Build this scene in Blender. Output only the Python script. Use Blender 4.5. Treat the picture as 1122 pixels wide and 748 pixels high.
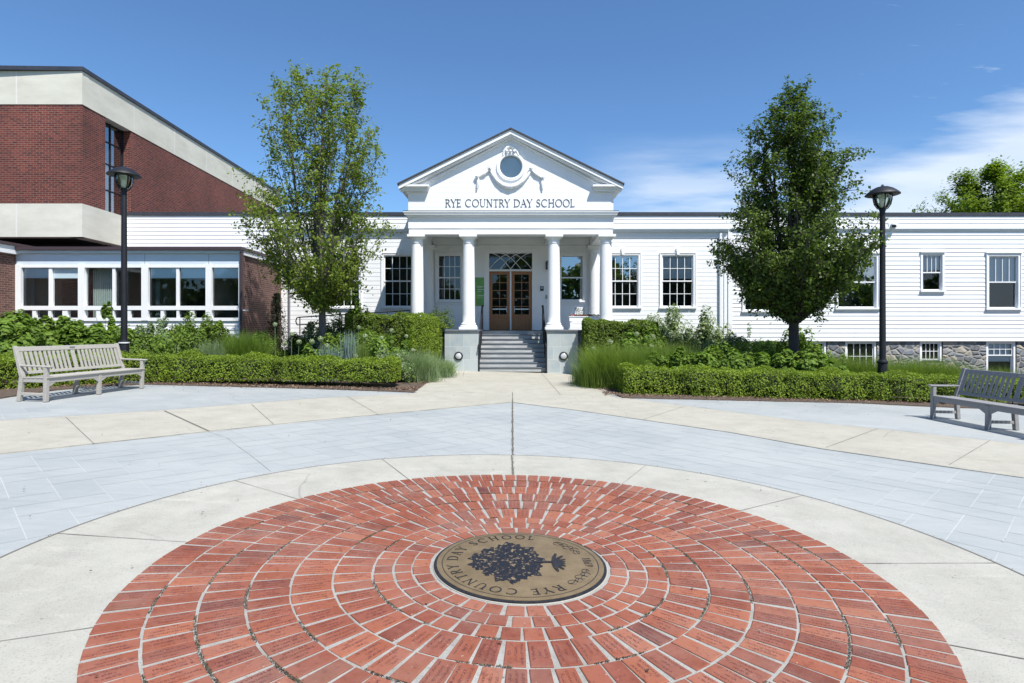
import bpy, math, random
import numpy as np
from mathutils import Vector, Matrix, Quaternion
R = math.radians
for o in list(bpy.data.objects): bpy.data.objects.remove(o)
sc = bpy.context.scene
C = sc.collection

# ------------------------------------------------------------------ camera, world, sun, exposure
H = 1.46            # eye height above the paving at x = 0
SL = 0.025          # the site falls gently to the right
F, PX, PY = 637.0, 561.0, 361.0
cd = bpy.data.cameras.new('camera'); cam = bpy.data.objects.new('camera', cd); C.objects.link(cam)
cam.location = (0, 0, H); cam.rotation_euler = (R(90), 0, 0)
cd.sensor_width = 36; cd.lens = 36*F/1122; cd.shift_y = -(374-PY)/1122; cd.clip_start = .05; cd.clip_end = 3000
sc.camera = cam
SUN = Vector((.37, -.54, 1)).normalized()
w = bpy.data.worlds.new('World'); sc.world = w; w.use_nodes = True
nt = w.node_tree; nt.nodes.clear()
def N(t, ty, **kw):
    n = t.nodes.new(ty)
    for k, v in kw.items():
        if k.startswith('i_'):
            n.inputs[k[2:].replace('_', ' ')].default_value = v
        else: setattr(n, k, v)
    return n
out = N(nt, 'ShaderNodeOutputWorld'); bg = N(nt, 'ShaderNodeBackground'); bg.inputs[1].default_value = .092
sky = N(nt, 'ShaderNodeTexSky', sky_type='NISHITA', sun_disc=False, sun_elevation=math.asin(SUN.z),
        sun_rotation=math.atan2(SUN.x, SUN.y), air_density=1.0, dust_density=.35, ozone_density=2.2, altitude=50)
tc = N(nt, 'ShaderNodeTexCoord')
sep = N(nt, 'ShaderNodeSeparateXYZ'); nt.links.new(tc.outputs['Generated'], sep.inputs[0])
# thin cirrus: a bank low on the right, wisps elsewhere near the horizon
def M_(op, a, b=None, c=None, t=nt, clamp=False):
    n = t.nodes.new('ShaderNodeMath'); n.operation = op; n.use_clamp = clamp
    for i, v in enumerate((a, b, c)):
        if v is None: continue
        if isinstance(v, (int, float)): n.inputs[i].default_value = v
        else: t.links.new(v, n.inputs[i])
    return n.outputs[0]
zc = M_('MAXIMUM', sep.outputs[2], .02); yc = M_('MAXIMUM', sep.outputs[1], .05)
az = M_('DIVIDE', sep.outputs[0], yc); el = M_('DIVIDE', sep.outputs[2], yc)
comb = N(nt, 'ShaderNodeCombineXYZ'); nt.links.new(M_('MULTIPLY', az, 2.2), comb.inputs[0]); nt.links.new(M_('MULTIPLY', el, 5.0), comb.inputs[1])
mp = N(nt, 'ShaderNodeMapping'); mp.inputs['Rotation'].default_value = (0, 0, R(-38)); mp.inputs['Scale'].default_value = (.8, 2.4, 1)
nt.links.new(comb.outputs[0], mp.inputs[0])
nz = N(nt, 'ShaderNodeTexNoise', i_Scale=1.6, i_Detail=8.0, i_Roughness=.58); nt.links.new(mp.outputs[0], nz.inputs['Vector'])
nz2 = N(nt, 'ShaderNodeTexNoise', i_Scale=5.5, i_Detail=6.0, i_Roughness=.6); nt.links.new(mp.outputs[0], nz2.inputs['Vector'])
# bank: below the line from (az .42, el .10) rising to (az .95, el .40)
edge = M_('SUBTRACT', M_('MULTIPLY_ADD', az, .467, .0), el)
edge = M_('ADD', edge, M_('MULTIPLY_ADD', nz.outputs[0], .16, -.065))
bank = M_('MULTIPLY', edge, 13, clamp=True)
bank = M_('MULTIPLY', bank, M_('MULTIPLY_ADD', az, 5.0, -2.0, clamp=True))
low = M_('MULTIPLY', M_('MULTIPLY_ADD', nz.outputs[0], 4.0, -1.4, clamp=True), M_('MULTIPLY_ADD', el, -9.0, 3.1, clamp=True))
low = M_('MULTIPLY', low, M_('MULTIPLY_ADD', az, 8.0, -.9, clamp=True))
wisp = M_('MULTIPLY', M_('MULTIPLY_ADD', nz2.outputs[0], 9.0, -5.8, clamp=True), M_('MULTIPLY_ADD', az, 2.2, -.9, clamp=True))
cl = M_('MULTIPLY', bank, M_('MULTIPLY_ADD', nz.outputs[0], .5, .52))
cl = M_('MAXIMUM', cl, M_('MULTIPLY', low, .62)); cl = M_('MAXIMUM', cl, M_('MULTIPLY', wisp, .35), None)
tint = N(nt, 'ShaderNodeMix', data_type='RGBA', blend_type='MULTIPLY'); tint.inputs[0].default_value = 1
tint.inputs[7].default_value = (.74, 1.0, 1.23, 1); nt.links.new(sky.outputs[0], tint.inputs[6])
mx = N(nt, 'ShaderNodeMix', data_type='RGBA'); nt.links.new(M_('MULTIPLY', cl, 1.0, clamp=True), mx.inputs[0]); nt.links.new(tint.outputs[2], mx.inputs[6])
mx.inputs[7].default_value = (6.6, 7.3, 8.2, 1)
nt.links.new(mx.outputs[2], bg.inputs[0]); nt.links.new(bg.outputs[0], out.inputs[0])
sd = bpy.data.lights.new('sun', 'SUN'); sd.energy = 4.7; sd.angle = R(.53); sd.color = (1, .962, .895)
so = bpy.data.objects.new('sun', sd); C.objects.link(so); so.rotation_euler = SUN.to_track_quat('Z', 'Y').to_euler(); so.location = (10, -10, 30)
vs = sc.view_settings; vs.view_transform = 'Standard'; vs.look = 'None'; vs.gamma = 1; vs.use_curve_mapping = False; vs.exposure = .58
sc.cycles.max_bounces = 8; sc.cycles.transparent_max_bounces = 12; sc.cycles.use_denoising = True

# ------------------------------------------------------------------ helpers
rng = random.Random(7); nr = np.random.RandomState(11)
def gz(x, y=0): return -SL*max(-26, min(26, x))
def G(px, py):
    u = (px-PX)/F; v = (PY-py)/F; t = H/-(v+SL*u)
    return (u*t, t)
def XP(px, Y): return (px-PX)/F*Y
def ZP(py, Y): return H+(PY-py)/F*Y
def tag(o, label=None, cat=None, group=None, kind=None):
    if label: o['label'] = label
    if cat: o['category'] = cat
    if group: o['group'] = group
    if kind: o['kind'] = kind
    return o
def empty(name, loc=(0, 0, 0), rz=0, label=None, cat=None, group=None):
    o = bpy.data.objects.new(name, None); C.objects.link(o); o.location = loc; o.rotation_euler = (0, 0, rz); o.empty_display_size = .2
    return tag(o, label, cat, group)
def copy_tree(o, parent=None):
    c = o.copy(); C.objects.link(c); c.parent = parent
    for ch in list(o.children): copy_tree(ch, c)
    return c
class MB:
    def __init__(s): s.v = []; s.f = []; s.m = []; s.c = 0
    def add(s, vs, fs, m=0):
        b = len(s.v); s.v += [tuple(p) for p in vs]; s.f += [tuple(b+i for i in f) for f in fs]; s.m += [m]*len(fs); return s
    def box(s, x0, x1, y0, y1, z0, z1, m=0):
        return s.add([(x0,y0,z0),(x1,y0,z0),(x1,y1,z0),(x0,y1,z0),(x0,y0,z1),(x1,y0,z1),(x1,y1,z1),(x0,y1,z1)],
                     [(0,3,2,1),(4,5,6,7),(0,1,5,4),(1,2,6,5),(2,3,7,6),(3,0,4,7)], m)
    def hexa(s, p, m=0):
        return s.add(p, [(0,3,2,1),(4,5,6,7),(0,1,5,4),(1,2,6,5),(2,3,7,6),(3,0,4,7)], m)
    def bar(s, a, b, w, h, m=0, up=(0,0,1)):
        a = Vector(a); b = Vector(b); d = (b-a).normalized(); u = Vector(up)
        if abs(d.dot(u)) > .99: u = Vector((0,1,0))
        r = d.cross(u).normalized()*w/2; u = r.cross(d).normalized()*h/2
        return s.hexa([a-r-u, a+r-u, b+r-u, b-r-u, a-r+u, a+r+u, b+r+u, b-r+u], m)
    def tube(s, pts, rad, n=8, m=0, cap=True):
        pts = [Vector(p) for p in pts]; b = len(s.v); k = len(pts)
        if not hasattr(rad, '__len__'): rad = [rad]*k
        ref = None
        for i, p in enumerate(pts):
            d = (pts[min(i+1, k-1)]-pts[max(i-1, 0)]).normalized()
            if ref is None: ref = Vector((1,0,0)) if abs(d.x) < .8 else Vector((0,1,0))
            r = (ref-d*ref.dot(d)).normalized(); q = d.cross(r); ref = r
            for j in range(n):
                a = 2*math.pi*j/n; s.v.append(tuple(p+(r*math.cos(a)+q*math.sin(a))*rad[i]))
        for i in range(k-1):
            for j in range(n):
                s.f.append((b+i*n+j, b+i*n+(j+1) % n, b+(i+1)*n+(j+1) % n, b+(i+1)*n+j)); s.m.append(m)
        if cap:
            s.f.append(tuple(b+j for j in range(n))[::-1]); s.m.append(m)
            s.f.append(tuple(b+(k-1)*n+j for j in range(n))); s.m.append(m)
        return s
    def lathe(s, prof, c=(0,0,0), n=24, m=0):
        return s.tube([(c[0], c[1], c[2]+z) for r, z in prof], [max(r, .0005) for r, z in prof], n, m) if False else s._lathe(prof, c, n, m)
    def _lathe(s, prof, c, n, m):
        b = len(s.v)
        for r, z in prof:
            for j in range(n):
                a = 2*math.pi*j/n; s.v.append((c[0]+r*math.cos(a), c[1]+r*math.sin(a), c[2]+z))
        for i in range(len(prof)-1):
            for j in range(n):
                s.f.append((b+i*n+j, b+i*n+(j+1) % n, b+(i+1)*n+(j+1) % n, b+(i+1)*n+j)); s.m.append(m)
        s.f.append(tuple(b+j for j in range(n))[::-1]); s.m.append(m)
        s.f.append(tuple(b+(len(prof)-1)*n+j for j in range(n))); s.m.append(m)
        return s
    def prism(s, poly, y0, y1, m=0):      # polygon in x,z extruded along y
        n = len(poly)
        return s.add([(x, y0, z) for x, z in poly]+[(x, y1, z) for x, z in poly],
                     [tuple(range(n)), tuple(range(2*n-1, n-1, -1))]+[(i, i+n, (i+1) % n+n, (i+1) % n) for i in range(n)], m)
    def plate(s, poly, z0, z1, m=0):      # polygon in x,y, z offsets on the sloping ground
        n = len(poly)
        return s.add([(x, y, gz(x)+z0) for x, y in poly]+[(x, y, gz(x)+z1) for x, y in poly],
                     [tuple(range(n-1, -1, -1)), tuple(range(n, 2*n))]+[(i, (i+1) % n, (i+1) % n+n, i+n) for i in range(n)], m)
    def sphere(s, c, r, n=8, m=0, sz=1):
        k = max(4, n//2+1)
        prof = [(r*math.sin(math.pi*i/k), -r*sz*math.cos(math.pi*i/k)) for i in range(k+1)]
        prof[0] = (r*.05, prof[0][1]); prof[-1] = (r*.05, prof[-1][1])
        return s._lathe(prof, c, n, m)
    def build(s, name, mats, parent=None, smooth=False, uv=False, bevel=0, fixn=True):
        if not isinstance(mats, (list, tuple)): mats = [mats]
        me = bpy.data.meshes.new(name); me.from_pydata(s.v, [], s.f)
        for m in mats: me.materials.append(m)
        if any(s.m): me.polygons.foreach_set('material_index', s.m)
        if smooth is True: me.polygons.foreach_set('use_smooth', [True]*len(s.f))
        if fixn and len(s.f) < 60000:
            import bmesh
            bm = bmesh.new(); bm.from_mesh(me); bmesh.ops.recalc_face_normals(bm, faces=bm.faces); bm.to_mesh(me); bm.free()
        me.update()
        if uv:
            ul = me.uv_layers.new(name='UVMap'); d = []
            for p in me.polygons:
                nrm = p.normal; ax = max(range(3), key=lambda i: abs(nrm[i]))
                for vi in p.vertices:
                    co = me.vertices[vi].co
                    d += [(co.y, co.z), (co.x, co.z), (co.x, co.y)][ax]
            ul.data.foreach_set('uv', d)
        o = bpy.data.objects.new(name, me); C.objects.link(o)
        if parent: o.parent = parent
        if smooth == 'auto':
            me.polygons.foreach_set('use_smooth', [True]*len(s.f))
            if hasattr(me, 'set_sharp_from_angle'): me.set_sharp_from_angle(angle=R(35))
        if bevel:
            b = o.modifiers.new('bevel', 'BEVEL'); b.width = bevel; b.segments = 2; b.limit_method = 'ANGLE'; b.angle_limit = R(40)
        return o

# ------------------------------------------------------------------ materials
def mat(name, col=(.8,.8,.8), rough=.6, metal=0, spec=.5):
    m = bpy.data.materials.new(name); m.use_nodes = True
    p = m.node_tree.nodes['Principled BSDF']; p.inputs['Base Color'].default_value = (*col, 1)
    p.inputs['Roughness'].default_value = rough; p.inputs['Metallic'].default_value = metal; p.inputs['Specular IOR Level'].default_value = spec
    return m
def parts(m): t = m.node_tree; return t, t.nodes['Principled BSDF'], t.links
def ramp(t, fac, stops, interp='LINEAR'):
    r = t.nodes.new('ShaderNodeValToRGB'); r.color_ramp.interpolation = interp; e = r.color_ramp.elements
    while len(e) < len(stops): e.new(.5)
    for i, (p, c) in enumerate(stops):
        e[i].position = p; e[i].color = (*c, 1) if hasattr(c, '__len__') else (c, c, c, 1)
    t.links.new(fac, r.inputs[0]); return r.outputs[0]
def noise(t, vec, scale, detail=4, rough=.55, scl=None):
    n = t.nodes.new('ShaderNodeTexNoise'); n.inputs['Scale'].default_value = scale; n.inputs['Detail'].default_value = detail; n.inputs['Roughness'].default_value = rough
    if scl is not None:
        mp = t.nodes.new('ShaderNodeMapping'); mp.inputs['Scale'].default_value = scl; t.links.new(vec, mp.inputs[0]); vec = mp.outputs[0]
    t.links.new(vec, n.inputs['Vector']); return n.outputs[0]
def mixc(t, fac, a, b, mode='MIX'):
    n = t.nodes.new('ShaderNodeMix'); n.data_type = 'RGBA'; n.blend_type = mode
    for s_, v in ((0, fac), (6, a), (7, b)):
        if hasattr(v, 'links') or hasattr(v, 'is_linked'): t.links.new(v, n.inputs[s_])
        else: n.inputs[s_].default_value = v if isinstance(v, (int, float)) else (*v, 1)
    return n.outputs[2]
def bump(t, h, strength=.3, dist=.01, prev=None):
    b = t.nodes.new('ShaderNodeBump'); b.inputs['Strength'].default_value = strength; b.inputs['Distance'].default_value = dist
    t.links.new(h, b.inputs['Height'])
    if prev: t.links.new(prev, b.inputs['Normal'])
    return b.outputs[0]
def coord(t, k='Object'): return t.nodes.new('ShaderNodeTexCoord').outputs[k]
def noisy(name, c0, c1, scale=4, rough=.7, bmp=.1, fine=60, scl=None, spec=.4):
    m = mat(name, c0, rough, spec=spec); t, p, L = parts(m); v = coord(t)
    a = noise(t, v, scale, 6, .6, scl); L.new(ramp(t, a, [(.3, c0), (.7, c1)]), p.inputs['Base Color'])
    L.new(bump(t, noise(t, v, fine, 4, .6, scl), bmp, .01), p.inputs['Normal']); return m

M = {}
def painted(name, col, stain=.9):
    m = mat(name, col, .5); t, p, L = parts(m); v = coord(t)
    a = noise(t, v, 1.3, 5, .6, (1, 1, .3)); b = noise(t, v, 9, 5, .7, (1.5, 1.5, .25)); d = noise(t, v, 4, 6, .75, (3, 3, .10))
    c = mixc(t, ramp(t, a, [(.35, 0.), (.75, 1.)]), col, tuple(x*stain for x in col))
    c = mixc(t, ramp(t, b, [(.55, 0.), (.8, .35)]), c, tuple(x*stain*.88 for x in col))
    c = mixc(t, ramp(t, d, [(.58, 0.), (.80, .45)]), c, (.52, .52, .49))
    L.new(c, p.inputs['Base Color']); L.new(bump(t, noise(t, v, 25, 3), .08, .01, bump(t, noise(t, v, 2.2, 2, .5, (1, 1, 2)), .25, .02)), p.inputs['Normal']); return m
M['white'] = painted('white_paint', (.80, .81, .82), .95)
M['siding'] = painted('white_siding_paint', (.80, .81, .82), .92)
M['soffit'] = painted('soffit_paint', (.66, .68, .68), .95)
M['trim'] = painted('pale_trim', (.74, .77, .79), .95)
M['panel'] = painted('pale_blue_panel', (.60, .68, .76), .96)
M['stone'] = noisy('limestone_panel', (.54, .525, .45), (.66, .645, .565), 1.0, .8, .15, 30, (1, 1, 2.5))
M['stonejoint'] = mat('stone_joint', (.66, .65, .60), .8)
M['roofedge'] = noisy('dark_roof_edge', (.03, .033, .045), (.05, .055, .07), 3, .5)
M['shingle'] = noisy('roof_shingle', (.035, .035, .04), (.07, .07, .075), 20, .9)
M['dark'] = mat('dark_interior', (.02, .022, .026), .9)
M['darkbrown'] = mat('brown_metal', (.055, .035, .04), .5)
M['black'] = noisy('black_iron', (.006, .007, .011), (.012, .013, .019), 6, .55, .05)
M['greymetal'] = mat('grey_metal', (.35, .37, .4), .4, .6)
M['blind'] = mat('pale_blind', (.70, .82, .88), .8)
M['whiteblind'] = mat('white_blind', (.72, .75, .78), .8)
def glass(name, tint, base_refl, col=(.9, .95, 1)):
    m = bpy.data.materials.new(name); m.use_nodes = True; t = m.node_tree; t.nodes.clear()
    o = t.nodes.new('ShaderNodeOutputMaterial'); g = t.nodes.new('ShaderNodeBsdfGlossy'); g.inputs['Roughness'].default_value = .015; g.inputs['Color'].default_value = (*col, 1)
    tr = t.nodes.new('ShaderNodeBsdfTransparent'); tr.inputs[0].default_value = (*tint, 1)
    f = t.nodes.new('ShaderNodeFresnel'); f.inputs[0].default_value = 1.5
    mxx = t.nodes.new('ShaderNodeMixShader'); fac = M_('ADD', f.outputs[0], base_refl, t=t, clamp=True)
    b = t.nodes.new('ShaderNodeBump'); b.inputs['Strength'].default_value = .04; b.inputs['Distance'].default_value = .02
    t.links.new(noise(t, coord(t), 1.6, 1), b.inputs['Height']); t.links.new(b.outputs[0], g.inputs['Normal'])
    t.links.new(fac, mxx.inputs[0]); t.links.new(tr.outputs[0], mxx.inputs[1]); t.links.new(g.outputs[0], mxx.inputs[2]); t.links.new(mxx.outputs[0], o.inputs[0]); return m
M['glass'] = glass('window_glass', (.90, .94, .94), .03)
M['glassrefl'] = glass('reflecting_window_glass', (.5, .55, .6), .33)
M['globe'] = glass('lamp_glass', (.8, .86, .8), .06)

def brickwall(name, c1, c2, mortar, dark):
    m = mat(name, c1, .85); t, p, L = parts(m); uv = coord(t, 'UV')
    b = t.nodes.new('ShaderNodeTexBrick'); L.new(uv, b.inputs['Vector']); b.inputs['Scale'].default_value = 1
    b.inputs['Brick Width'].default_value = .215; b.inputs['Row Height'].default_value = .075; b.inputs['Mortar Size'].default_value = .006
    b.inputs['Mortar Smooth'].default_value = .1; b.inputs['Bias'].default_value = -.1
    b.inputs['Color1'].default_value = (*c1, 1); b.inputs['Color2'].default_value = (*c2, 1); b.inputs['Mortar'].default_value = (*mortar, 1)
    # a second brick lattice of the same grid gives a few burnt bricks
    n = noise(t, uv, 1, 2, .5, (5.2, 13.6, 1)); d = ramp(t, n, [(.54, 0.), (.62, .75)])
    col = mixc(t, d, b.outputs[0], dark); col = mixc(t, b.outputs['Fac'], col, mortar)
    col = mixc(t, .5, col, ramp(t, noise(t, uv, .5, 5), [(.3, .25), (.7, 1.)]), 'MULTIPLY')
    L.new(col, p.inputs['Base Color']); L.new(bump(t, b.outputs['Fac'], -.5, .01), p.inputs['Normal']); return m
M['brick'] = brickwall('maroon_brick', (.125, .022, .016), (.215, .044, .030), (.25, .185, .15), (.03, .010, .014))
M['brick2'] = brickwall('brown_brick', (0.128, 0.048, 0.036), (0.200, 0.088, 0.068), (0.272, 0.232, 0.200), (0.048, 0.022, 0.022))

# paving
def paving_tile():
    m = mat('blue_grey_paver', (.5, .55, .6), .75); t, p, L = parts(m); v = coord(t)
    rnd = t.nodes.new('ShaderNodeNewGeometry').outputs['Random Per Island']
    a = ramp(t, rnd, [(0, (.295, .316, .318)), (.5, (.318, .339, .340)), (1, (.338, .357, .355))])
    s1 = noise(t, v, 2.2, 6, .65, (.8, 6, 1)); a = mixc(t, ramp(t, s1, [(.40, 0.), (.62, .6)]), a, (.262, .285, .288))
    s2 = noise(t, v, .45, 6, .65); a = mixc(t, ramp(t, s2, [(.38, 0.), (.62, .65)]), a, (.39, .405, .395))
    s4 = noise(t, v, 1.1, 7, .7); a = mixc(t, ramp(t, s4, [(.56, 0.), (.72, .3)]), a, (.25, .28, .285))
    s3 = noise(t, v, 130, 3, .6); a = mixc(t, ramp(t, s3, [(.58, 0.), (.72, .45)]), a, (.17, .19, .195))
    L.new(a, p.inputs['Base Color']); L.new(bump(t, noise(t, v, 40, 6, .7, (1, 3, 1)), .12, .01), p.inputs['Normal']); return m
M['paver'] = paving_tile()
M['pjoint'] = noisy('pale_paver_joint', (.36, .38, .38), (.47, .485, .48), 1.2, .9)
def concrete(name, c0, c1, c2):
    m = mat(name, c0, .85); t, p, L = parts(m); v = coord(t)
    a = ramp(t, noise(t, v, .7, 6, .6), [(.3, c0), (.7, c1)])
    a = mixc(t, ramp(t, noise(t, v, 2.3, 7, .72), [(.42, 0.), (.68, .75)]), a, c2)
    a = mixc(t, ramp(t, noise(t, v, 5.5, 6, .7, (.4, 1.3, 1)), [(.56, 0.), (.74, .5)]), a, tuple(x*1.22 for x in c1))
    a = mixc(t, ramp(t, noise(t, v, 110, 2, .6), [(.56, 0.), (.70, .6)]), a, tuple(x*.55 for x in c2))
    a = mixc(t, ramp(t, noise(t, v, 13, 2, .5), [(.735, 0.), (.775, .7)]), a, tuple(x*.4 for x in c2))
    vo = t.nodes.new('ShaderNodeTexVoronoi'); vo.feature = 'DISTANCE_TO_EDGE'; vo.inputs['Scale'].default_value = .42
    wv_ = mixc(t, .22, v, t.nodes.new('ShaderNodeTexNoise').outputs[1], 'ADD'); L.new(wv_, vo.inputs['Vector'])
    crack = M_('MULTIPLY', ramp(t, vo.outputs[0], [(.0, 1.), (.0022, 0.)]), ramp(t, noise(t, v, .5, 3), [(.5, 0.), (.56, .35)]), t=t)
    a = mixc(t, crack, a, tuple(x*.3 for x in c2))
    L.new(a, p.inputs['Base Color']); L.new(bump(t, noise(t, v, 120, 4, .7), .25, .005), p.inputs['Normal']); return m
M['ring'] = concrete('grey_white_concrete', (.37, .36, .312), (.42, .408, .36), (.30, .292, .254))
M['walk'] = concrete('buff_concrete', (.375, .358, .298), (.42, .402, .345), (.315, .295, .248))
M['joint'] = mat('dark_joint', (.15, .14, .12), .95)
M['mortar'] = concrete('sandy_mortar', (.31, .305, .28), (.37, .36, .335), (.19, .18, .155))
M['weed'] = mat('weedy_joint', (.10, .10, .07), .95)
def paver_brick():
    m = mat('clay_paver', (.4, .12, .08), .8); t, p, L = parts(m); v = coord(t); uv = coord(t, 'UV')
    rnd = t.nodes.new('ShaderNodeNewGeometry').outputs['Random Per Island']
    a = ramp(t, rnd, [(0, (.14, .045, .032)), (.08, (.19, .058, .036)), (.4, (.220, .069, .040)), (.7, (.265, .088, .050)), (.9, (.315, .118, .068)), (1, (.10, .042, .036))])
    a = mixc(t, ramp(t, noise(t, v, 6, 6, .7), [(.4, 0.), (.68, .6)]), a, (0.281, 0.101, 0.073))
    a = mixc(t, ramp(t, noise(t, v, 30, 4, .7), [(.54, 0.), (.70, .75)]), a, (0.120, 0.038, 0.032))
    a = mixc(t, ramp(t, noise(t, v, 55, 3, .5), [(.70, 0.), (.75, .7)]), a, (.42, .33, .28))
    a = mixc(t, ramp(t, noise(t, v, 1.6, 5, .7), [(.45, 0.), (.7, .4)]), a, (.30, .20, .165))
    # worn, illegible inscriptions pressed into two bricks in three
    sx = t.nodes.new('ShaderNodeSeparateXYZ'); L.new(uv, sx.inputs[0])
    rowf = M_('FRACT', M_('MULTIPLY', sx.outputs[1], 3.0, t=t), t=t)
    rowm = M_('MULTIPLY', M_('GREATER_THAN', rowf, .28, t=t), M_('LESS_THAN', rowf, .74, t=t), t=t)
    cb = t.nodes.new('ShaderNodeCombineXYZ'); L.new(M_('MULTIPLY', sx.outputs[0], 46, t=t), cb.inputs[0]); L.new(M_('MULTIPLY', sx.outputs[1], 13, t=t), cb.inputs[1]); L.new(M_('MULTIPLY', rnd, 300, t=t), cb.inputs[2])
    ln = t.nodes.new('ShaderNodeTexNoise'); ln.inputs['Scale'].default_value = 1; ln.inputs['Detail'].default_value = 1; L.new(cb.outputs[0], ln.inputs['Vector'])
    lm = M_('GREATER_THAN', ln.outputs[0], .52, t=t)
    cb2 = t.nodes.new('ShaderNodeCombineXYZ'); L.new(M_('FLOOR', M_('MULTIPLY', sx.outputs[1], 3.0, t=t), t=t), cb2.inputs[0]); L.new(M_('MULTIPLY', rnd, 300, t=t), cb2.inputs[1])
    wn = t.nodes.new('ShaderNodeTexWhiteNoise'); L.new(cb2.outputs[0], wn.inputs[0])
    mid = M_('ABSOLUTE', M_('SUBTRACT', sx.outputs[0], .5, t=t), t=t)
    wm = M_('LESS_THAN', mid, M_('MULTIPLY_ADD', wn.outputs[0], .34, .10, t=t), t=t)
    eg = M_('GREATER_THAN', M_('FRACT', M_('MULTIPLY', rnd, 37.7, t=t), t=t), .25, t=t)
    lay = M_('GREATER_THAN', sx.outputs[0], .001, t=t)
    k = M_('MULTIPLY', M_('MULTIPLY', M_('MULTIPLY', rowm, lm, t=t), M_('MULTIPLY', wm, eg, t=t), t=t), lay, t=t)
    a = mixc(t, M_('MULTIPLY', k, .85, t=t), a, (.085, .028, .028))
    L.new(a, p.inputs['Base Color'])
    L.new(bump(t, noise(t, v, 70, 5, .7), .25, .005, bump(t, k, -.4, .003)), p.inputs['Normal']); return m
M['clay'] = paver_brick()
M['clay'].node_tree.nodes['Principled BSDF'].inputs['Specular IOR Level'].default_value = .2
M['mulch'] = noisy('bark_mulch', (.05, .036, .028), (.14, .105, .08), 22, .95, .9, 45)
M['earth'] = noisy('lawn_ground', (.05, .075, .025), (.07, .10, .035), 6, .95, .5, 60)
def bluestone():
    m = mat('bluestone', (.3, .34, .36), .7); t, p, L = parts(m); uv = coord(t, 'UV'); v = coord(t)
    b = t.nodes.new('ShaderNodeTexBrick'); L.new(uv, b.inputs['Vector']); b.inputs['Scale'].default_value = 1
    b.inputs['Brick Width'].default_value = .47; b.inputs['Row Height'].default_value = .44; b.inputs['Mortar Size'].default_value = .006; b.inputs['Bias'].default_value = 0
    b.inputs['Color1'].default_value = (.30, .35, .37, 1); b.inputs['Color2'].default_value = (.42, .47, .48, 1); b.inputs['Mortar'].default_value = (.55, .57, .57, 1)
    c = mixc(t, ramp(t, noise(t, v, 3.5, 6, .7), [(.4, 0.), (.7, .7)]), b.outputs[0], (.46, .47, .42))
    c = mixc(t, ramp(t, noise(t, v, 30, 4, .7), [(.5, 0.), (.8, .5)]), c, (.25, .28, .30)); L.new(c, p.inputs['Base Color'])
    L.new(bump(t, b.outputs['Fac'], -.3, .01), p.inputs['Normal']); return m
M['bluestone'] = bluestone()
M['slab'] = noisy('dark_bluestone_slab', (.10, .115, .13), (.17, .185, .20), 5, .6, .2, 30)
M['riser'] = noisy('pale_stone_riser', (.32, .335, .335), (.50, .50, .485), 4, .8, .3, 25, (.6, 1, 3))
def fieldstone():
    m = mat('fieldstone', (.3, .3, .3), .85); t, p, L = parts(m); uv = coord(t, 'UV')
    mp = t.nodes.new('ShaderNodeMapping'); mp.inputs['Scale'].default_value = (3.0, 4.6, 1); L.new(uv, mp.inputs[0])
    wv = mixc(t, .07, mp.outputs[0], t.nodes.new('ShaderNodeTexNoise').outputs[1], 'ADD')
    v1 = t.nodes.new('ShaderNodeTexVoronoi'); L.new(wv, v1.inputs['Vector']); v1.inputs['Scale'].default_value = 1
    v2 = t.nodes.new('ShaderNodeTexVoronoi'); v2.feature = 'DISTANCE_TO_EDGE'; L.new(wv, v2.inputs['Vector']); v2.inputs['Scale'].default_value = 1
    s = t.nodes.new('ShaderNodeSeparateColor'); L.new(v1.outputs['Color'], s.inputs[0])
    c = ramp(t, s.outputs[0], [(0, (.07, .085, .11)), (.25, (.16, .18, .21)), (.45, (.10, .11, .13)), (.6, (.32, .29, .23)), (.8, (.21, .21, .21)), (1, (.42, .34, .25))], 'CONSTANT')
    c = mixc(t, ramp(t, noise(t, uv, 11, 5, .7), [(.4, 0.), (.8, .6)]), c, (.36, .35, .32))
    c = mixc(t, ramp(t, v2.outputs[0], [(.02, 1.), (.06, 0.)]), c, (.33, .31, .27)); L.new(c, p.inputs['Base Color'])
    L.new(bump(t, ramp(t, v2.outputs[0], [(0, 0.), (.2, 1.)]), .9, .04), p.inputs['Normal']); return m
M['field'] = fieldstone()
def wood(name, a, b, dark, axis=(1, 14, 14), rough=.8):
    m = mat(name, a, rough); t, p, L = parts(m); v = coord(t)
    c = ramp(t, noise(t, v, 2.5, 6, .65, axis), [(.3, a), (.7, b)])
    c = mixc(t, ramp(t, noise(t, v, 8, 5, .7, axis), [(.55, 0.), (.75, .7)]), c, dark)
    L.new(c, p.inputs['Base Color']); L.new(bump(t, noise(t, v, 12, 5, .7, axis), .25, .004), p.inputs['Normal']); return m
M['teak'] = wood('weathered_teak', (.32, .305, .275), (.40, .382, .345), (.17, .16, .145), (14, 1, 14))
M['teak2'] = wood('grey_teak', (0.203, 0.203, 0.210), (0.285, 0.281, 0.281), (0.112, 0.112, 0.116), (14, 1, 14))
M['oak'] = wood('oak_door', (.23, .092, .030), (.35, .155, .052), (.10, .036, .014), (14, 14, 1), .4)
M['bronze'] = noisy('cast_bronze', (.165, .118, .062), (.25, .185, .105), 9, .45, .35, 130); M['bronze'].node_tree.nodes['Principled BSDF'].inputs['Metallic'].default_value = .25
M['navy'] = noisy('dark_patina', (.009, .009, .013), (.028, .026, .028), 30, .5)
M['letter'] = mat('sign_letter_metal', (.030, .034, .042), .5)
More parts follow.
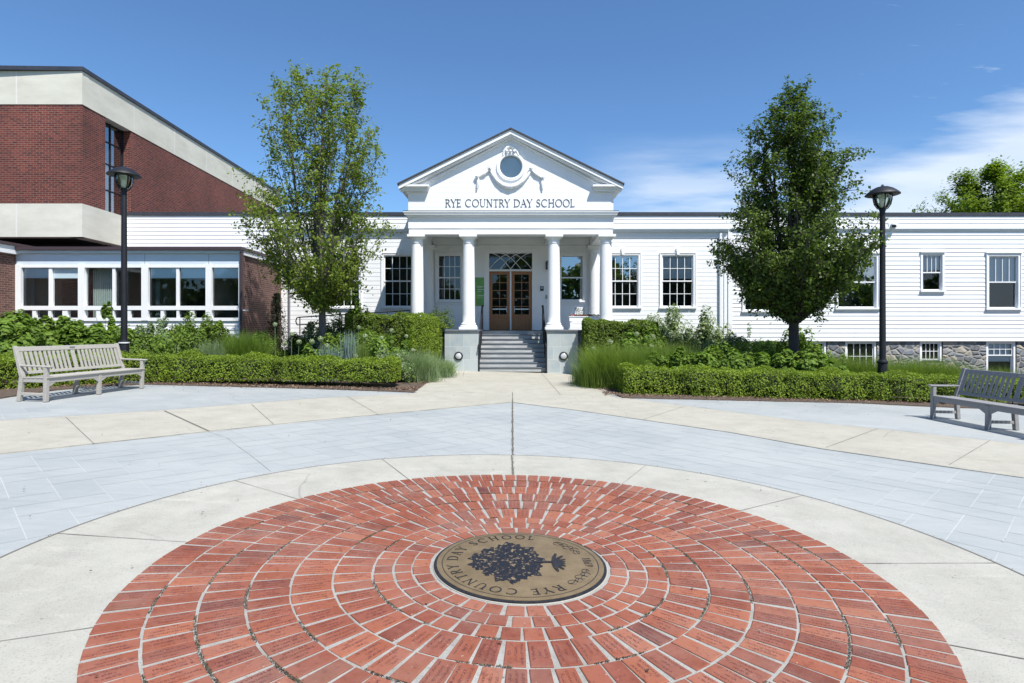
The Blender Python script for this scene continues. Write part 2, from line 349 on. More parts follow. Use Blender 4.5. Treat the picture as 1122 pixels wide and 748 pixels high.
def crown_emblem():
    m = mat('emblem_crown', (.02, .02, .04), .5); t, p, L = parts(m); v = coord(t)
    n = noise(t, v, 34, 3, .6); n2 = noise(t, v, 75, 2, .5)
    k = ramp(t, M_('ADD', M_('MULTIPLY', n, .6, t=t), M_('MULTIPLY', n2, .4, t=t), t=t), [(.565, 0.), (.58, 1.)])
    L.new(mixc(t, k, (.008, .008, .012), (.21, .155, .088)), p.inputs['Base Color']); L.new(bump(t, k, -.5, .004), p.inputs['Normal']); return m
M['crown_emblem'] = crown_emblem()
def leafmat(name, c0, c1, trans=.35, rough=.5, c2=None):
    m = bpy.data.materials.new(name); m.use_nodes = True; t, p, L = parts(m)
    rnd = t.nodes.new('ShaderNodeNewGeometry').outputs['Random Per Island']
    st = [(0, c0), (.75, c1)] + ([(1, c2)] if c2 else [])
    c = ramp(t, rnd, st)
    if not c2 or True:
        pv = noise(t, coord(t), 1.9, 4, .65); c = mixc(t, ramp(t, pv, [(.32, .55), (.55, .0)]), c, tuple(x*.62 for x in c0)); c = mixc(t, ramp(t, noise(t, coord(t), 4.5, 3, .6), [(.56, 0.), (.72, .45)]), c, (c1[0]*1.25, c1[1]*1.08, c1[2]*.9))
    L.new(c, p.inputs['Base Color']); p.inputs['Roughness'].default_value = rough+.12; p.inputs['Specular IOR Level'].default_value = .22
    tr = t.nodes.new('ShaderNodeBsdfTranslucent'); L.new(mixc(t, 1., c, (1.3, 1.5, .6), 'MULTIPLY'), tr.inputs[0])
    mxx = t.nodes.new('ShaderNodeMixShader'); mxx.inputs[0].default_value = trans
    L.new(p.outputs[0], mxx.inputs[1]); L.new(tr.outputs[0], mxx.inputs[2]); L.new(mxx.outputs[0], t.nodes['Material Output'].inputs[0]); return m
L_ = {
 'box': leafmat('boxwood_leaf', (.10, .155, .018), (.24, .33, .035), .3, .45),
 'yew': leafmat('yew_leaf', (.06, .10, .015), (.16, .225, .03), .25, .5),
 'pear': leafmat('young_tree_leaf', (.10, .15, .024), (.225, .285, .045), .4, .4),
 'maple': leafmat('dark_tree_leaf', (.042, .078, .015), (.125, .18, .03), .3, .4),
 'locust': leafmat('bright_tree_leaf', (.085, .14, .012), (.22, .30, .022), .45),
 'big': leafmat('broad_leaf', (.085, .15, .022), (.18, .28, .042), .35),
 'hyd': leafmat('variegated_leaf', (.09, .14, .045), (.21, .28, .11), .35, .5, (.60, .64, .52)),
 'grass': leafmat('fountain_grass_blade', (.10, .165, .032), (.22, .30, .06), .4),
 'lav': leafmat('grey_green_leaf', (.14, .21, .10), (.28, .36, .20), .3),
 'blue': leafmat('blue_green_blade', (.16, .24, .24), (.28, .36, .36), .3),
 'fir': leafmat('conifer_needle', (.012, .028, .012), (.04, .065, .02), .15),
 'mix': leafmat('ground_cover_leaf', (.07, .13, .02), (.19, .28, .045), .35),
 'white': leafmat('white_flower', (.65, .68, .6), (.8, .8, .76), .3),
 'allium': leafmat('allium_seed', (.26, .32, .16), (.42, .48, .30), .2),
 'pink': leafmat('dusty_pink_flower', (.32, .20, .22), (.45, .30, .26), .3),
 'litter': leafmat('bark_chip', (.06, .035, .025), (.28, .19, .13), 0, .9),
 'grit': leafmat('dark_grit', (.03, .025, .02), (.13, .11, .07), 0, .9),
 'red': leafmat('red_flower', (.35, .03, .05), (.16, .02, .08), .2),
 'stem': mat('plant_stem', (.13, .18, .07), .7)}
M['inner'] = noisy('shaded_inner_leaves', (.018, .03, .008), (.035, .055, .014), 25, .95, .8, 60)  # dark filler for bush cores, inner shade put into the colour
M['bark'] = noisy('grey_bark', (.075, .065, .06), (.17, .155, .145), 7, .95, .8, 30, (3, 3, .7))
M['bark2'] = noisy('dark_bark', (.03, .028, .03), (.07, .062, .06), 7, .95, .8, 30, (3, 3, .7))

# ------------------------------------------------------------------ the ground
g = MB(); xs = [-900, -26, 26, 900]; ys = [-400, -20, 60, 1500]
for i in range(4):
    for j in range(4): g.v.append((xs[i], ys[j], gz(xs[i])-.02))
for i in range(3):
    for j in range(3): g.f.append((i*4+j, (i+1)*4+j, (i+1)*4+j+1, i*4+j+1)); g.m.append(0)
tag(g.build('ground', M['earth']), kind='structure')
# paved court: joint sheet with herringbone pavers
g = MB(); g.plate([(-14, -4), (14, -4), (14, 15), (-14, 15)], -.015, 0)
tag(g.build('paver_joints', M['pjoint']), kind='structure')
CX, CY, RB, RC = .05, 3.587, 2.19, 3.13
g = MB(); wv = .30; gap = .0032; c45 = math.cos(R(45))
for a in range(-64, 65):
    for b in range(-34, 35):
        ox, oy = a+2*b, -a+2*b
        for (x0, y0, x1, y1) in ((0, 0, 2, 1), (2, 0, 3, 2)):
            q = [((ox+x)*wv, (oy+y)*wv) for x, y in ((x0, y0), (x1, y0), (x1, y1), (x0, y1))]
            mxx, myy = sum(p[0] for p in q)/4, sum(p[1] for p in q)/4
            q = [(p[0]+(gap if p[0] < mxx else -gap), p[1]+(gap if p[1] < myy else -gap)) for p in q]
            q = [((x-y)*c45+.2, (x+y)*c45+5.1) for x, y in q]
            cx, cy = sum(p[0] for p in q)/4, sum(p[1] for p in q)/4
            if abs(cx) < 13.3 and -3 < cy < 14.4 and math.hypot(cx-CX, cy-CY) > 2.75:
                k = len(g.v); g.v += [(x, y, gz(x)+.0014) for x, y in q]; g.f.append((k, k+1, k+2, k+3)); g.m.append(0)
tag(g.build('herringbone_paving', M['paver'], fixn=False), kind='structure')
# concrete walks
def walk(polys, name, m, z=.008):
    g = MB()
    for p in polys: g.plate(p, 0, z)
    return tag(g.build(name, m), kind='structure')
A = [G(0, 461), G(175, 450), G(340, 437), G(457, 431)]
B = [G(0, 498), G(230, 473), G(340, 461.5), G(516, 445), G(561, 441)]
def ext(p, q, k): return (p[0]+(p[0]-q[0])*k, p[1]+(p[1]-q[1])*k)
left_poly = [ext(A[0], A[1], 2), ext(B[0], B[1], 2)]+B+[(0, 13.0), (-2.0, 13.0), (-2.4, 13.6)]+A[::-1]
Cc = [G(668, 434), G(890, 463), G(962, 470), G(1122, 487)]
D = [G(561, 441), G(627, 449), G(800, 474), G(900, 492), G(1122, 524)]
right_poly = D+[ext(D[-1], D[-2], .8), ext(Cc[-1], Cc[-2], .8)]+Cc[::-1]+[(2.05, 13.0), (0, 13.0)]
walk([left_poly], 'concrete_walk', M['walk'])
walk([right_poly], 'concrete_walk', M['walk'])
walk([[(-2.36, 13.004), (2.3, 13.004), (2.25, 18.2), (2.3, 19.85), (-2.7, 19.85), (-2.3, 16.5)]], 'entrance_path', M['walk'], .0074)
# ring of concrete round the brick circle
def ring_poly(r0, r1, n=128, a0=0, a1=360): 
    return [[(CX+r*math.cos(t), CY+r*math.sin(t)) for r, t in ((r0, ta), (r1, ta), (r1, tb), (r0, tb))]
            for ta, tb in ((R(a0+(a1-a0)*i/n), R(a0+(a1-a0)*(i+1)/n)) for i in range(n))]
def flat_ring(g, r0, r1, z, n=160, m=0):
    b = len(g.v)
    for r in (r0, r1):
        for i in range(n): t = 2*math.pi*i/n; x = CX+r*math.cos(t); g.v.append((x, CY+r*math.sin(t), gz(x)+z))
    for i in range(n): g.f.append((b+i, b+n+i, b+n+(i+1) % n, b+(i+1) % n)); g.m.append(m)
g = MB(); flat_ring(g, .4, RC, .010)
tag(g.build('concrete_ring', M['ring'], fixn=False), kind='structure')
# joints
g = MB()
def strip(p, q, w, z, m=0, wob=0):
    n = max(1, int(math.hypot(q[0]-p[0], q[1]-p[1])/.12)); d = Vector((q[0]-p[0], q[1]-p[1])).normalized(); nn = Vector((-d.y, d.x)); b = len(g.v)
    for i in range(n+1):
        t = i/n; ww = w/2*(1+wob*(rng.random()-.5)*2); o = wob*w*.3*(rng.random()-.5)
        for s in (-1, 1):
            x = p[0]+(q[0]-p[0])*t+nn.x*(s*ww+o); y = p[1]+(q[1]-p[1])*t+nn.y*(s*ww+o); g.v.append((x, y, gz(x)+z))
    for i in range(n): g.f.append((b+2*i, b+2*i+1, b+2*i+3, b+2*i+2)); g.m.append(m)
flat_ring(g, RC-.006, RC+.009, .0125)
def pol(r, deg): return (CX+r*math.cos(R(deg)), CY+r*math.sin(R(deg)))
for dg, ww in ((91.0, .022), (118, .006), (63, .004), (146, .004), (33.5, .005), (174, .006), (4, .005), (-22, .007), (203, .006)):
    strip(pol(RB, dg), pol(RC, dg), ww, .0135, wob=.4)
strip((0.01, CY+RC), (.012, 13.5), .020, .0125, wob=.6)
strip(G(180, 450.5), G(229, 473), .028, .0125, wob=.1)
for a_, b_ in ((G(72, 457.5), G(103, 487)), (G(275, 443), G(300, 465.5)), (G(380, 434.5), G(415, 455)), (G(962, 470), G(905, 491)), (G(750, 445.5), G(705, 460)), (G(1085, 483), G(1040, 510))):
    strip(a_, b_, .007, .0125, wob=.3)
strip((-2.0, 13.2), (2.0, 13.2), .008, .0125); strip((-2.0, 16.3), (2.0, 16.3), .008, .0125); strip((1.1, 13.2), (1.0, 19.8), .008, .0128)
for k in range(len(A)-1): strip(A[k], A[k+1], .012, .0129, wob=.5)
for k in range(len(B)-1): strip(B[k], B[k+1], .008, .0125, wob=.5)
for k in range(len(D)-1): strip(D[k], D[k+1], .008, .0129, wob=.5)
for k in range(len(Cc)-1): strip(Cc[k], Cc[k+1], .010, .0125, wob=.5)
# crack in the pavers left of the circle
pts = [G(229, 473.5), G(249, 480), G(262, 490), G(276, 500), G(297, 517)]
for k in range(len(pts)-1): strip(pts[k], pts[k+1], .0035, .0035, wob=.5)
tag(g.build('paving_joints', M['joint'], fixn=False), kind='structure')
# brick circle
g = MB(); flat_ring(g, .45, RB, .0125); tag(g.build('mortar_bed', M['mortar'], fixn=False), kind='structure')
rings = [.545, .655, .765, .885, 1.105, 1.325, 1.54, 1.76, 1.975, 2.19]
V_, F_, U_ = [], [], []
for ri in range(len(rings)-1):
    r0, r1 = rings[ri]+.006, rings[ri+1]-.006
    if ri == 8: r1 = RB+.0
    rm = (r0+r1)/2; n = round(2*math.pi*(r0+.02)/.106); ph = rng.random()*6
    for i in range(n):
        t = ph+2*math.pi*i/n+rng.gauss(0, .0035/rm); hl = (r1-r0)/2-.001+rng.gauss(0, .0012)
        hw = min(.0475, math.pi*rm/n-.0092)+rng.gauss(0, .0009); rr = rm+rng.gauss(0, .0015); rot = rng.gauss(0, .006)
        zt = .017+rng.random()*.003; bv = .004
        er = Vector((math.cos(t+rot), math.sin(t+rot))); et = Vector((-er.y, er.x)); c = Vector((CX+rr*math.cos(t), CY+rr*math.sin(t)))
        b = len(V_)
        # wedge-cut a little, as radial paving is
        for (h1, w1, z) in ((hl, hw, .011), (hl, hw, zt-bv*.6), (hl-bv, hw-bv, zt)):
            for sx_, sy_ in ((-1, -1), (1, -1), (1, 1), (-1, 1)):
                wk = w1*(1+.25*(r1-r0)/rm*sx_)
                p = c+er*h1*sx_+et*wk*sy_; V_.append((p.x, p.y, gz(p.x)+z))
        fs = [(8, 9, 10, 11)]+[(k, (k+1) % 4, (k+1) % 4+4, k+4) for k in range(4)]+[(k+4, (k+1) % 4+4, (k+1) % 4+8, k+8) for k in range(4)]
        for fi, f in enumerate(fs):
            F_.append(tuple(b+q for q in f))
            if fi == 0 and ri > 2: U_ += [(.02, 0), (.98, 0), (.98, 1), (.02, 1)] if er.x < 0 else [(.98, 1), (.02, 1), (.02, 0), (.98, 0)]
            else: U_ += [(0, 0)]*4
me = bpy.data.meshes.new('brick_circle'); me.from_pydata(V_, [], F_); me.materials.append(M['clay']); me.uv_layers.new(name='UVMap').data.foreach_set('uv', [c for p in U_ for c in p])
o = bpy.data.objects.new('brick_circle', me); C.objects.link(o); tag(o, kind='structure')
# weeds and grit in some joints
V_, F_ = [], []
def scatter_leaf_quads(P, Nn, size, asp=.6, fold=.0, T=None):
    n = len(P); Nn = Nn/np.linalg.norm(Nn, axis=1, keepdims=True)
    if T is None: T = nr.normal(size=(n, 3))
    T = T-Nn*(T*Nn).sum(1, keepdims=True); T /= np.linalg.norm(T, axis=1, keepdims=True)+1e-9
    B_ = np.cross(Nn, T); s = (size*(nr.uniform(.65, 1.35, n)))[:, None]
    v = np.stack([P-T*s*.5, P+B_*s*.5*asp+Nn*s*fold, P+T*s*.5, P-B_*s*.5*asp+Nn*s*fold], 1).reshape(-1, 3)
    return v
def quads_obj(name, v, m, parent=None, extra=None):
    n = len(v)//4; me = bpy.data.meshes.new(name); me.vertices.add(n*4); me.vertices.foreach_set('co', v.astype(np.float32).ravel())
    me.loops.add(n*4); me.loops.foreach_set('vertex_index', np.arange(n*4, dtype=np.int32)); me.polygons.add(n)
    me.polygons.foreach_set('loop_start', np.arange(n, dtype=np.int32)*4); me.polygons.foreach_set('loop_total', np.full(n, 4, np.int32))
    me.materials.append(m); me.update(calc_edges=True); me.validate()
    o = bpy.data.objects.new(name, me); C.objects.link(o); o.parent = parent; return o
P = []
for r in rings[3:-1]:
    for s in range(14):
        a0 = rng.uniform(0, 6.28); ln = rng.uniform(.04, .35)
        for k in range(int(ln*r*420)):
            a = a0+ln*rng.random(); rr = r+rng.gauss(0, .004); P.append((CX+rr*math.cos(a), CY+rr*math.sin(a)))
for k in range(900): P.append((.01+rng.gauss(0, .008), rng.uniform(CY+RC-.9, 12)))
for k in range(260): a = rng.uniform(0, 3.14); P.append((CX+(RC+.004)*math.cos(a)+rng.gauss(0, .006), CY+(RC+.004)*math.sin(a)+rng.gauss(0, .006)))
P = np.array([(x, y, gz(x)+.0195) for x, y in P]); Nn = np.tile([0, 0, 1.], (len(P), 1))+nr.normal(size=(len(P), 3))*.3
tag(quads_obj('joint_weeds', scatter_leaf_quads(P, Nn, .008, .8), L_['grit']), kind='stuff')

# ------------------------------------------------------------------ stroke letters (roman capitals)
def arc(cx, cy, rx, ry, a0, a1, n=14): return [(cx+rx*math.cos(R(a0+(a1-a0)*i/n)), cy+ry*math.sin(R(a0+(a1-a0)*i/n))) for i in range(n+1)]
TK, TN = .135, .065
GL = {  # letter: (advance, [(points, w_start, w_mid, w_end)], serifs[(x, y, halfwidth)])
 'R': (.66, [([(.12, 0), (.12, 1)], TK, TK, TK), ([(.12, .97), (.3, .97)]+arc(.3, .745, .2, .225, 90, -90)+[(.12, .52)], TN, TK, TN), ([(.3, .52), (.62, 0)], TN, TK, TK)], [(.12, 0, .12), (.08, 1, .08), (.64, 0, .07)]),
 'Y': (.66, [([(.04, 1), (.33, .48)], TK, TK, TK), ([(.62, 1), (.34, .48)], TN, TN, TN), ([(.34, .5), (.34, 0)], TK, TK, TK)], [(.05, 1, .1), (.61, 1, .09), (.34, 0, .13)]),
 'E': (.58, [([(.12, 0), (.12, 1)], TK, TK, TK), ([(.12, .97), (.5, .97)], TN, TN, TN), ([(.12, .52), (.44, .52)], TN, TN, TN), ([(.12, .03), (.53, .03)], TN, TN, TN), ([(.5, 1.0), (.5, .85)], .05, .05, .03), ([(.53, 0), (.53, .17)], .05, .05, .03)], [(.1, 0, .1), (.1, 1, .1)]),
 'C': (.82, [(arc(.46, .5, .40, .49, 48, 312, 24), TN, TK, TN), ([(.73, .9), (.73, .74)], .05, .05, .03)], []),
 'O': (.90, [(arc(.45, .5, .39, .49, 90, 270, 18), TN, TK*1.05, TN), (arc(.45, .5, .39, .49, -90, 90, 18), TN, TK*1.05, TN)], []),
 'U': (.80, [([(.14, 1), (.14, .36)]+arc(.40, .33, .26, .31, 180, 270, 8), TK, TK, TN), (arc(.40, .33, .26, .31, 270, 360, 8)+[(.66, 1)], TN, TN, TN)], [(.14, 1, .13), (.66, 1, .11)]),
 'N': (.82, [([(.13, 0), (.13, 1)], TN, TN, TN), ([(.13, 1), (.68, 0)], TK, TK, TK), ([(.68, 0), (.68, 1)], TN, TN, TN)], [(.13, 0, .11), (.08, 1, .09), (.68, 1, .11)]),
 'T': (.66, [([(.33, 0), (.33, 1)], TK, TK, TK), ([(.03, .97), (.63, .97)], TN, TN, TN), ([(.03, 1), (.03, .84)], .05, .05, .03), ([(.63, 1), (.63, .84)], .05, .05, .03)], [(.33, 0, .13)]),
 'D': (.82, [([(.12, 0), (.12, 1)], TK, TK, TK), ([(.12, .97), (.32, .97)]+arc(.32, .5, .42, .47, 90, -90, 18)+[(.12, .03)], TN, TK*1.1, TN)], [(.09, 0, .09), (.09, 1, .09)]),
 'A': (.74, [([(.06, 0), (.36, 1)], TN, TN, TN), ([(.34, 1), (.68, 0)], TK, TK, TK), ([(.17, .36), (.54, .36)], TN, TN, TN)], [(.07, 0, .11), (.67, 0, .12)]),
 'S': (.58, [([(.48, .84), (.40, .95), (.28, .975), (.15, .92), (.09, .78), (.13, .64), (.27, .54), (.40, .45), (.49, .33), (.47, .16), (.37, .05), (.24, .02), (.12, .07), (.05, .18)], TN, TK*1.1, TN), ([(.48, .95), (.48, .78)], .05, .05, .03), ([(.05, .04), (.05, .22)], .05, .05, .03)], []),
 'H': (.84, [([(.14, 0), (.14, 1)], TK, TK, TK), ([(.68, 0), (.68, 1)], TK, TK, TK), ([(.14, .52), (.68, .52)], TN, TN, TN)], [(.14, 0, .12), (.14, 1, .12), (.68, 0, .12), (.68, 1, .12)]),
 'L': (.58, [([(.12, 0), (.12, 1)], TK, TK, TK), ([(.12, .03), (.52, .03)], TN, TN, TN), ([(.52, 0), (.52, .18)], .05, .05, .03)], [(.12, 1, .12), (.1, 0, .1)]),
 '1': (.42, [([(.2, 0), (.2, 1)], TK, TK, TK), ([(.2, .98), (.06, .86)], TN, TN, TN)], [(.2, 0, .14)]),
 '8': (.6, [(arc(.28, .75, .17, .22, 90, 450, 18), TN, TK, TN), (arc(.28, .27, .22, .26, 90, 450, 18), TN, TK, TN)], []),
 '6': (.6, [([(.46, .95), (.25, .8), (.1, .5), (.07, .3)]+arc(.28, .28, .21, .26, 180, 540, 18), TN, TK, TN)], []),
 '9': (.6, [([(.1, .05), (.31, .2), (.46, .5), (.49, .7)]+arc(.28, .72, .21, .26, 0, 360, 18), TN, TK, TN)], []),
 ' ': (.36, [], [])}
def text_width(s): return sum(GL[c][0] for c in s)
def add_text(g, s, fn, d0, d1, track=0, wt=1):
    """fn(x, y, d) -> 3D point, in cap heights; d is the distance out of the surface"""
    x0 = 0; layer = 0
    for ch in s:
        adv, strokes, serifs = GL[ch]
        strokes = strokes+[([(sx-hw, sy), (sx+hw, sy)], .05, .05, .05) for sx, sy, hw in serifs]
        for si, (pts, wa, wm, wb) in enumerate(strokes):
            n = len(pts); b = len(g.v); dd = d1+si*(d1-d0)*.04
            if n == 2: pts = [pts[0], ((pts[0][0]+pts[1][0])/2, (pts[0][1]+pts[1][1])/2), pts[1]]; n = 3
            for i, (x, y) in enumerate(pts):
                q0, q1 = pts[max(i-1, 0)], pts[min(i+1, n-1)]; dx, dy = q1[0]-q0[0], q1[1]-q0[1]; l = math.hypot(dx, dy) or 1
                t = i/(n-1); ww = wt*(wa+(wm-wa)*math.sin(math.pi*t)) if wa == wb else wt*(wa*(1-t)+wb*t)
                nx, ny = -dy/l*ww/2, dx/l*ww/2
                for (sx, d) in ((-1, d0), (1, d0), (1, dd), (-1, dd)): g.v.append(tuple(fn(x0+x+nx*sx, y+ny*sx, d)))
            for i in range(n-1):
                for k in range(4): g.f.append((b+4*i+k, b+4*i+(k+1) % 4, b+4*i+4+(k+1) % 4, b+4*i+4+k)); g.m.append(0)
            g.f.append((b, b+1, b+2, b+3)); g.m.append(0); e = b+4*(n-1); g.f.append((e+3, e+2, e+1, e)); g.m.append(0)
        x0 += adv+track
    return x0

# ------------------------------------------------------------------ bronze medallion
med = empty('medallion', (CX, CY, gz(CX)), 0, 'round cast bronze medallion with a dark tree emblem set in the brick circle', 'medallion')
med.rotation_euler = (0, math.atan(SL), 0)
g = MB(); g.lathe([(.533, .0), (.533, .0165), (.531, .018), (.527, .018)], n=96); g.build('cement_rim', M['ring'], med, smooth='auto')
g = MB(); g.lathe([(.528, .0), (.528, .0245), (.519, .0265), (.51, .0262)], n=96); g.build('edge_rim', M['navy'], med, smooth='auto')
g = MB(); g.lathe([(.511, .0), (.511, .0285), (.505, .030)], n=96); g.build('disc', M['bronze'], med, smooth='auto')
g = MB()
def circ_line(r0, r1, z, g, n=96):
    b = len(g.v)
    for r in (r0, r1):
        for i in range(n): t = 2*math.pi*i/n; g.v.append((r*math.cos(t), r*math.sin(t), z))
    for i in range(n): g.f.append((b+i, b+n+i, b+n+(i+1) % n, b+(i+1) % n)); g.m.append(0)
circ_line(.476, .481, .0308, g); g.build('border_line', M['navy'], med)
g = MB(); hcap = .066; rr0 = .385
txt = 'RYE COUNTRY DAY SCHOOL'; wtot = (text_width(txt)+.32*len(txt))*hcap; span = R(232); k_ = span/wtot
def fn_seal(x, y, d, a0=R(-56)):
    a = a0-x*hcap*k_; r = rr0+y*hcap; return (r*math.cos(a), r*math.sin(a), d)
add_text(g, txt, fn_seal, .0295, .0325, .32, .8)
g2w = (text_width('1869')+.6)*.05/.42
add_text(g, '1869', lambda x, y, d: ((.395+y*.05)*math.cos(R(11)-x*.05/.42), (.395+y*.05)*math.sin(R(11)-x*.05/.42), d), .0295, .0318, .15)
g.build('lettering', M['navy'], med)
g = MB()   # leafy scrolls either side of the date
def scroll(pts, r=.0022): g.tube([(x, y, .0305) for x, y in pts], r, 5)
for sgn, a_c in ((1, 38), (-1, -30)):
    for k in range(5):
        aa = R(a_c+sgn*(k-2)*6.5); rc = .405+.012*(k % 2)
        loop = [(rc*math.cos(aa)+(.020+.006*(k % 3))*math.cos(t)*1.1, rc*math.sin(aa)+.026*math.sin(t)) for t in np.linspace(0, 5.4, 14)]
        scroll(loop)
    scroll([(.41*math.cos(R(a_c+q)), .41*math.sin(R(a_c+q))+.008*math.sin(q)) for q in np.linspace(-18, 18, 24)])
g.build('scroll_ornament', M['navy'], med)
g = MB(); n = 120; pts = []
for i in range(n):
    t = 2*math.pi*i/n; ax, ay = .225, .295
    k = 1+.06*math.sin(9*t+1)+.05*math.sin(17*t)+.04*math.sin(31*t+2)
    x = -.085+ax*k*math.cos(t); y = ay*k*math.sin(t)
    if math.cos(t) < -.3: y *= .82+.1*math.cos(t)
    pts.append((x, y))
b = len(g.v); g.v += [(x, y, .0322) for x, y in pts]; g.f.append(tuple(range(b, b+n))); g.m.append(0)
g.v += [(x, y, .0295) for x, y in pts]
for i in range(n): g.f.append((b+i, b+(i+1) % n, b+n+(i+1) % n, b+n+i)); g.m.append(0)
g.build('tree_emblem', M['crown_emblem'], med)
g = MB(); g.hexa([(.10, -.014, .029), (.21, -.010, .029), (.21, .010, .029), (.10, .014, .029), (.10, -.014, .0345), (.21, -.010, .0345), (.21, .010, .0345), (.10, .014, .0345)])
for aa, l in ((-78, .14), (-58, .125), (-36, .10), (-14, .085), (8, .085), (30, .10), (54, .125), (76, .14)):
    c, s = math.cos(R(aa)), math.sin(R(aa)); q = Vector((.195, 0)); d = Vector((c, s)); nn = Vector((-s, c))
    p = [q+nn*.004, q+d*l*.55+nn*.013, q+d*l+nn*.007, q+d*l-nn*.007, q+d*l*.55-nn*.013, q-nn*.004]; b = len(g.v)
    g.v += [(x.x, x.y, .033+abs(aa)*1e-5) for x in p]; g.f.append(tuple(range(b, b+6))); g.m.append(0)
g.build('trunk_emblem', M['navy'], med, fixn=False)

# ------------------------------------------------------------------ building helpers
def siding(g, x0, x1, z0, z1, Y, pitch, proud, holes=(), m=0, zbase=None):
    """lapped boards facing -y, cut round the openings (hx0, hx1, hz0, hz1)"""
    zb = z0 if zbase is None else zbase; k = math.floor((z0-zb)/pitch)
    while zb+k*pitch < z1-1e-4:
        a, b = max(z0, zb+k*pitch), min(z1, zb+(k+1)*pitch); r0 = zb+k*pitch; k += 1
        cuts = sorted({a, b, *[z for h in holes for z in h[2:4] if a < z < b]})
        for za, zb_ in zip(cuts, cuts[1:]):
            pa, pb = proud*(1-(za-r0)/pitch), proud*(1-(zb_-r0)/pitch); mid = (za+zb_)/2
            iv = sorted((max(h[0], x0), min(h[1], x1)) for h in holes if h[2] < mid < h[3] and h[0] < x1 and h[1] > x0); c = x0; segs = []
            for q0, q1 in iv:
                if q0 > c: segs.append((c, q0))
                c = max(c, q1)
            if c < x1: segs.append((c, x1))
            for s0, s1 in segs:
                g.add([(s0, Y-pa, za), (s1, Y-pa, za), (s1, Y-pb, zb_), (s0, Y-pb, zb_), (s0, Y+.02, za), (s1, Y+.02, za), (s1, Y+.02, zb_), (s0, Y+.02, zb_)],
                      [(0, 1, 2, 3), (0, 4, 5, 1), (3, 2, 6, 7), (1, 5, 6, 2), (0, 3, 7, 4)], m)
def window(par, x0, x1, z0, z1, Y, cols=4, rows=2, casing=.10, keystone=False, sill=True, muntins=(True, True), gl='glass', blind=None, split=.5, deep=.6, double=True, screen=False, proud=.035, top_ledge=False):
    """a double-hung window: outer casing on the wall face, two sashes set back, dark room behind"""
    W_ = empty('window', (0, 0, 0)); W_.parent = par
    g = MB(); c = casing
    g.box(x0-c, x0, Y-proud, Y+.12, z0-.003, z1, 0); g.box(x1, x1+c, Y-proud, Y+.12, z0-.003, z1, 0)
    g.box(x0-c, x1+c, Y-proud, Y+.12, z1, z1+c, 0)
    if casing > .08:
        g.box(x0-c*1.0, x0-c*.72, Y-proud-.02, Y-proud+.001, z0, z1+c*.72, 0); g.box(x1+c*.72, x1+c, Y-proud-.02, Y-proud+.001, z0, z1+c*.72, 0)
        g.box(x0-c*1.0, x1+c*1.0, Y-proud-.022, Y-proud+.001, z1+c*.72, z1+c, 0)
    if top_ledge: g.box(x0-c*1.3, x1+c*1.3, Y-proud-.05, Y+.01, z1+c, z1+c+.04, 0)
    g.build('frame', M['white'], W_)
    if sill:
        g = MB(); g.box(x0-c*1.25, x1+c*1.25, Y-proud-.055, Y+.12, z0-.07, z0-.0035); g.box(x0-c*.9, x1+c*.9, Y-proud+.004, Y+.05, z0-.15, z0-.0705); g.build('sill', M['white'], W_)
    if keystone:
        xm = (x0+x1)/2; g = MB(); zt = z1+c+.17
        g.prism([(xm-.045, z1+.01), (xm+.045, z1+.01), (xm+.075, zt), (xm-.075, zt)], Y-proud-.065, Y-.001); g.build('keystone', M['white'], W_)
    zs = z0+(z1-z0)*split; mt = .022; f = .045
    for k, (a, b, yy) in enumerate(((z0, zs+.02, Y+.075), (zs-.02, z1, Y+.04))):
        if not double and k: break
        if not double: a, b = z0, z1
        g = MB(); g.box(x0, x0+f, yy-.018, yy+.018, a, b); g.box(x1-f, x1, yy-.018, yy+.018, a, b)
        g.box(x0+f, x1-f, yy-.0175, yy+.0175, a, a+f); g.box(x0+f, x1-f, yy-.0175, yy+.0175, b-f, b)
        if muntins[k]:
            for i in range(1, cols):
                xm = x0+f+(x1-x0-2*f)*i/cols; g.box(xm-mt/2, xm+mt/2, yy-.012, yy+.012, a+f, b-f)
            for j in range(1, rows):
                zm = a+f+(b-a-2*f)*j/rows; g.box(x0+f, x1-f, yy-.0115, yy+.0115, zm-mt/2, zm+mt/2)
        s_ = g.build('sash', M['white'], W_)
        g = MB(); g.add([(x0+f, yy+.003, a+f), (x1-f, yy+.003, a+f), (x1-f, yy+.003, b-f), (x0+f, yy+.003, b-f)], [(0, 1, 2, 3)])
        g.build('pane', M[gl if isinstance(gl, str) else gl[k]], W_)
    g = MB(); e = .02; yb = Y+.13
    g.add([(x0-e, yb, z0-e), (x1+e, yb, z0-e), (x1+e, yb, z1+e), (x0-e, yb, z1+e), (x0-e, yb+deep, z0-e), (x1+e, yb+deep, z0-e), (x1+e, yb+deep, z1+e), (x0-e, yb+deep, z1+e)],
          [(4, 7, 6, 5), (0, 4, 5, 1), (3, 2, 6, 7), (1, 5, 6, 2), (0, 3, 7, 4)])
    g.build('recess', M['dark'], W_)
    if blind:
        g = MB(); zb = z1-(z1-z0)*blind; g.box(x0+.02, x1-.02, Y+.105, Y+.112, zb, z1-.01)
        g.box(x0+.02, x1-.02, Y+.100, Y+.118, zb-.025, zb-.0005); g.build('blind', M['whiteblind'], W_)
    return W_

YW = 23.1
sch = empty('school_building', (0, YW, gz(0)), 0, 'white clapboard school building with a columned entrance porch and pediment', 'school building')
sch.location = (0, 0, 0)
CXP = -.04
def wz(py, Y=YW): return ZP(py, Y)
